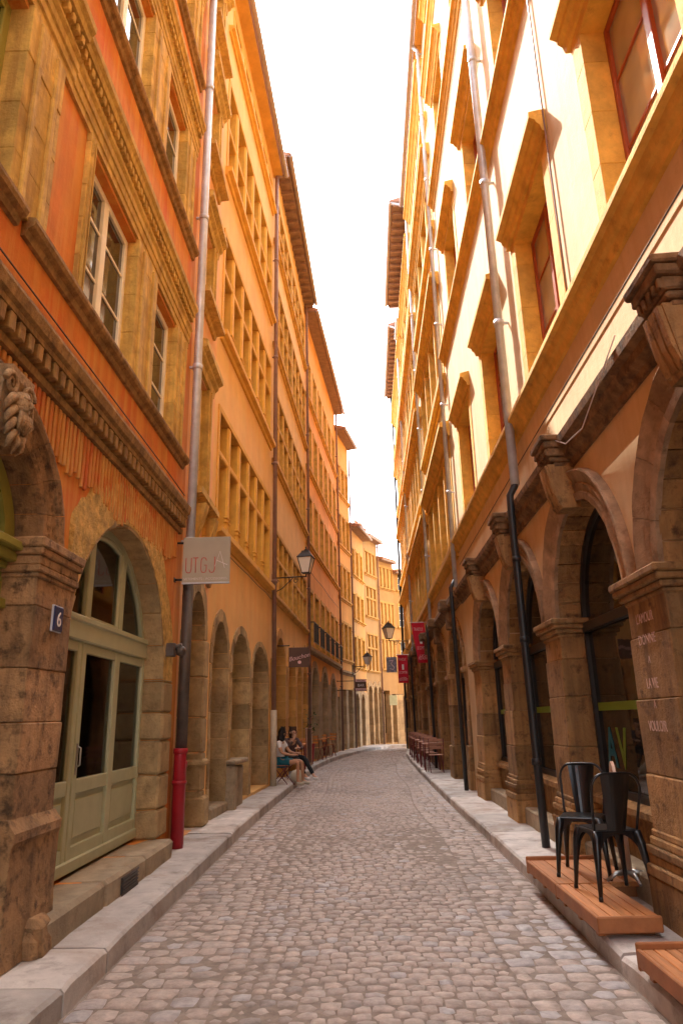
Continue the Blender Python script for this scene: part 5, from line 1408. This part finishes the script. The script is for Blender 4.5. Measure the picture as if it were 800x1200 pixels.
def seated_person(label, loc, rz, J, skin, hair, shirt, bottom, long_legs, hair_len, sleeves, shoe):
    """J: joint positions in local coordinates, facing -Y"""
    t = thing('person', label, 'person', loc, rz)
    r = {'pel': .1, 'wai': .095, 'che': .115, 'neck': .048, 'nk2': .045, 'head': .088, 'top': .075, 'sL': .055, 'sR': .055, 'eL': .036, 'eR': .036, 'wL': .025, 'wR': .025,
         'hL': .075, 'hR': .075, 'kL': .052, 'kR': .052, 'aL': .033, 'aR': .033, 'fL': .03, 'fR': .03, 'pL': .032, 'pR': .032}
    E = [('pel', 'wai'), ('wai', 'che'), ('che', 'neck'), ('neck', 'nk2'), ('nk2', 'head'), ('head', 'top'), ('che', 'sL'), ('che', 'sR'), ('sL', 'eL'), ('sR', 'eR'), ('eL', 'wL'), ('eR', 'wR'), ('wL', 'pL'), ('wR', 'pR'),
         ('pel', 'hL'), ('pel', 'hR'), ('hL', 'kL'), ('hR', 'kR'), ('kL', 'aL'), ('kR', 'aR'), ('aL', 'fL'), ('aR', 'fR')]
    body = {k: (J[k], r[k]) for k in J if k != 'face'}
    for s in 'LR':   # five fingers on each hand
        p = Vector(J['p' + s]); w = Vector(J['w' + s]); d = (p - w).normalized(); u = d.cross(Vector((0, 0, 1)))
        u = u.normalized() if u.length > .1 else Vector((1, 0, 0))
        dn = d.cross(u)
        for i in range(5):
            o_ = (i - 2) * .017; ln = (.05, .065, .072, .066, .05)[i]
            a = p + d * .02 + u * o_; b_ = a + d * ln * .55; c_ = b_ + d * ln * .4 - dn * .02 * (1 if dn.z > 0 else -1)
            if i == 0: a = p - d * .02 + u * -.03; b_ = a + d * .025 - u * .03; c_ = b_ + d * .03 - u * .008
            body[f'f{s}{i}a'] = (tuple(b_), .0085); body[f'f{s}{i}b'] = (tuple(c_), .007)
            E.append(('p' + s, f'f{s}{i}a')); E.append((f'f{s}{i}a', f'f{s}{i}b'))
    b = skin_mesh('body', body, E, skin, t, 'pel')
    g = 1.16
    # clothing
    c = {k: (J[k], r[k] * g + .008) for k in ('pel', 'wai', 'che', 'sL', 'sR')}
    ee = [('pel', 'wai'), ('wai', 'che'), ('che', 'sL'), ('che', 'sR')]
    for s in 'LR':
        a, e_ = Vector(J['s' + s]), Vector(J['e' + s]); w = Vector(J['w' + s])
        c['u' + s] = (tuple(a.lerp(e_, .55)), r['e' + s] * 1.45); ee.append(('s' + s, 'u' + s))
        if sleeves:
            c['v' + s] = (tuple(e_), r['e' + s] * 1.35); c['x' + s] = (tuple(e_.lerp(w, .8)), .034); ee += [('u' + s, 'v' + s), ('v' + s, 'x' + s)]
    skin_mesh('shirt', c, ee, shirt, t, 'che')
    c = {'pel': (J['pel'], .125)}; ee = []
    for s in 'LR':
        h_, k_ = Vector(J['h' + s]), Vector(J['k' + s])
        c['h' + s] = (tuple(h_), .095); ee.append(('pel', 'h' + s))
        c['t' + s] = (tuple(h_.lerp(k_, .6)), .082); ee.append(('h' + s, 't' + s))
        if long_legs:
            a_ = Vector(J['a' + s]); c['k' + s] = (tuple(k_), .066); c['a' + s] = (tuple(k_.lerp(a_, .93)), .045); ee += [('t' + s, 'k' + s), ('k' + s, 'a' + s)]
    skin_mesh('trousers' if long_legs else 'shorts', c, ee, bottom, t, 'pel')
    # head details: face turned along J['face']
    hd = Vector(J['head']); f = Vector(J['face']).normalized(); sd = f.cross(Vector((0, 0, 1))).normalized(); up = sd.cross(f)
    def at(a, b_, c_): return hd + f * a + sd * b_ + up * c_
    q = MB(); q.smooth = True
    def blob(q, c_, ra, n=8):
        for i in range(n):
            pass
        prof = [(max(.0008, ra * math.sin(PI * i / n)), c_.z - ra * math.cos(PI * i / n)) for i in range(n + 1)]
        q.lathe(c_.x, c_.y, prof, 12)
    for s in (-1, 1): blob(q, at(.083, s * .032, .015), .009)
    q.build('eyes', M['hair'], b)
    q = MB(); q.tube([at(.082, 0, .022), at(.1, 0, -.012), at(.085, 0, -.022)], [.007, .013, .01], 8); q.build('nose', skin, b)
    q = MB(); q.tube([at(.08, -.024, -.05), at(.086, 0, -.05), at(.08, .024, -.05)], .006, 6); q.build('mouth', M['fabric_red'], b)
    q = MB()
    for s in (-1, 1): q.tube([at(0, s * .088, .02), at(-.012, s * .097, 0), at(.0, s * .089, -.022)], [.012, .014, .009], 6)
    q.build('ears', skin, b)
    hl = hair_len > .1
    hj = {'a': (tuple(at(.03, 0, .085)), .07), 'b': (tuple(at(-.03, 0, .07)), .105), 'c': (tuple(at(-.06, 0, 0)), .095), 'd': (tuple(at(-.07, 0, -.1)), .085), 'e': (tuple(at(-.075, 0, -.1 - hair_len)), .06),
          'l': (tuple(at(-.02, -.07, 0)), .05), 'm': (tuple(at(-.02, .07, 0)), .05)}
    if hl: hj = {k_: (v_[0], v_[1] * 1.22) for k_, v_ in hj.items()}
    ho = skin_mesh('hair', hj, [('a', 'b'), ('b', 'c'), ('c', 'd'), ('d', 'e'), ('c', 'l'), ('c', 'm')], hair, b, 'c', 3)
    for v_ in ho.data.vertices: v_.co += noise.noise_vector(v_.co * 22) * (.022 if hl else .008)
    for s in 'LR':
        a_, f_ = Vector(J['a' + s]), Vector(J['f' + s]); d = (f_ - a_); d.z = 0; d.normalize()
        skin_mesh('shoe', {'h': (tuple(a_ - d * .03 + Vector((0, 0, -.035))), .045), 'm': (tuple(a_ + d * .08 + Vector((0, 0, -.05))), .044), 't': (tuple(a_ + d * .17 + Vector((0, 0, -.06))), .034)}, [('h', 'm'), ('m', 't')], shoe, t, 'm')
    return t
JA = dict(pel=(0, .05, .53), wai=(0, .08, .68), che=(0, .06, .86), neck=(0, .03, 1.02), nk2=(0, .01, 1.06), head=(0, -.03, 1.15), top=(0, -.02, 1.21), sL=(-.17, .05, .95), sR=(.17, .05, .95),
          eL=(-.22, -.06, .73), eR=(.21, -.1, .74), wL=(-.12, -.26, .68), wR=(.1, -.3, .7), pL=(-.07, -.32, .68), pR=(.06, -.36, .71), hL=(-.09, .0, .52), hR=(.09, .0, .52), kL=(-.1, -.42, .52), kR=(.1, -.44, .53),
          aL=(-.1, -.4, .1), aR=(.13, -.46, .1), fL=(-.1, -.54, .04), fR=(.14, -.6, .04), face=(.45, -.85, -.1))
AX, AY = -1.72, 17.25
pa = seated_person('person in a white t-shirt and teal shorts seated at the left kerb', (AX, AY, .1), PI / 2 - .25, JA, M['skin'], M['hair'], M['tee'], M['teal'], False, .12, False, M['sign_grey'])
cafe_chair('red slatted folding chair under the person in the white t-shirt', (AX + .0, AY, .1), PI / 2 - .25, 'chairs of the left hand terrace', 'slat_red')
JB = dict(pel=(0, .05, .53), wai=(0, .06, .68), che=(0, .02, .86), neck=(0, -.03, 1.01), nk2=(0, -.05, 1.05), head=(.0, -.09, 1.14), top=(0, -.08, 1.2), sL=(-.17, .02, .95), sR=(.17, .02, .95),
          eL=(-.2, -.2, .78), eR=(.2, -.2, .76), wL=(-.06, -.24, .98), wR=(.02, -.34, .76), pL=(-.03, -.21, 1.04), pR=(-.04, -.38, .77), hL=(-.09, .0, .52), hR=(.09, .0, .52), kL=(-.06, -.42, .52), kR=(.14, -.42, .53),
          aL=(.02, -.72, .12), aR=(.2, -.82, .12), fL=(.03, -.85, .07), fR=(.22, -.96, .07), face=(.05, -1, -.1))
BX, BY = -1.62, 18.55
seated_person('person in black trousers and white shoes with one hand at the mouth', (BX, BY, .12), .55, JB, M['skin2'], M['hair2'], M['orange_cloth'], M['black_cloth'], True, .06, True, M['tee'])
cafe_chair('red slatted folding chair under the person in black trousers', (BX, BY, .12), .55, 'chairs of the left hand terrace', 'slat_red')
q = MB(); q.lathe(0, 0, [(.1, 0), (.17, .04), (.18, .14), (.12, .24), (.05, .27)], 14); q.jitter(.04, 6)
tag(q.build('canvas_bag', M['canvas'], None, (-1.42, 17.75, .14)), 'pale canvas bag slumped on the kerb at the feet of the seated people', 'bag')

# rooftop aerials
for i, (x, y, z) in enumerate(((.35, 39.6, 12.6), (.55, 40.4, 12.6))):
    q = MB(); q.tube([(0, 0, 0), (0, 0, 1.9)], .02, 6)
    for k in range(4): q.tube([(-.3 + .04 * k, 0, 1.3 + k * .14), (.3 - .04 * k, 0, 1.3 + k * .14)], .01, 5)
    tag(q.build('roof_aerial', M['pipe'], None, (x, y, z)), ('nearer' if i == 0 else 'farther') + ' thin rooftop aerial on the lower apricot house', 'aerial', 'rooftop aerials')

# ------------------------------------------------------------------ camera, sun, sky
f_px = 803.044
P = Vector((400, 600)); VZ = Vector((338, -2050)); VS = Vector((415, 843))
dv = lambda v: Vector((v[0] - P[0], v[1] - P[1], f_px)).normalized()
zw = dv(VZ); yw = dv(VS); yw = (yw - zw * yw.dot(zw)).normalized(); xw = yw.cross(zw)
if xw.x < 0: xw = -xw
cam = bpy.data.cameras.new('camera'); co = bpy.data.objects.new('camera', cam); COL.objects.link(co)
right = Vector((xw.x, yw.x, zw.x)); down = Vector((xw.y, yw.y, zw.y)); fwd = Vector((xw.z, yw.z, zw.z))
R = Matrix((right, -down, -fwd)).transposed()
co.matrix_world = Matrix.Translation((0, 0, 1.55)) @ R.to_4x4()
cam.sensor_fit = 'VERTICAL'; cam.sensor_height = 36; cam.lens = f_px / 1200 * 36
cam.clip_start = .05; cam.clip_end = 2000
scene.camera = co

to_sun = Vector((-1, 2.5, 3.5)).normalized()
sl = bpy.data.lights.new('sun', 'SUN'); sl.energy = 2.0; sl.angle = math.radians(.53); sl.color = (1, .93, .83)
so = bpy.data.objects.new('sun', sl); COL.objects.link(so); so.rotation_euler = to_sun.to_track_quat('Z', 'Y').to_euler(); so.location = (0, 0, 40)
wd = bpy.data.worlds.new('World'); scene.world = wd; wd.use_nodes = True
nt = wd.node_tree; bg = nt.nodes['Background']
sky = nt.nodes.new('ShaderNodeTexSky'); sky.sky_type = 'NISHITA'; sky.sun_disc = False
sky.sun_elevation = math.asin(to_sun.z); sky.sun_rotation = math.atan2(to_sun.x, to_sun.y)
sky.air_density = 1.2; sky.dust_density = 4.0; sky.ozone_density = .6; sky.altitude = 170
hs = nt.nodes.new('ShaderNodeHueSaturation'); hs.inputs['Saturation'].default_value = .35
nt.links.new(sky.outputs[0], hs.inputs['Color']); nt.links.new(hs.outputs[0], bg.inputs[0])
bg.inputs[1].default_value = .15
scene.render.engine = 'CYCLES'
scene.cycles.max_bounces = 10; scene.cycles.diffuse_bounces = 6; scene.cycles.glossy_bounces = 3; scene.cycles.transparent_max_bounces = 8
scene.cycles.use_denoising = True
scene.cycles.sample_clamp_indirect = 8
scene.view_settings.view_transform = 'Standard'; scene.view_settings.look = 'None'; scene.view_settings.gamma = 1
scene.view_settings.exposure = 2.98
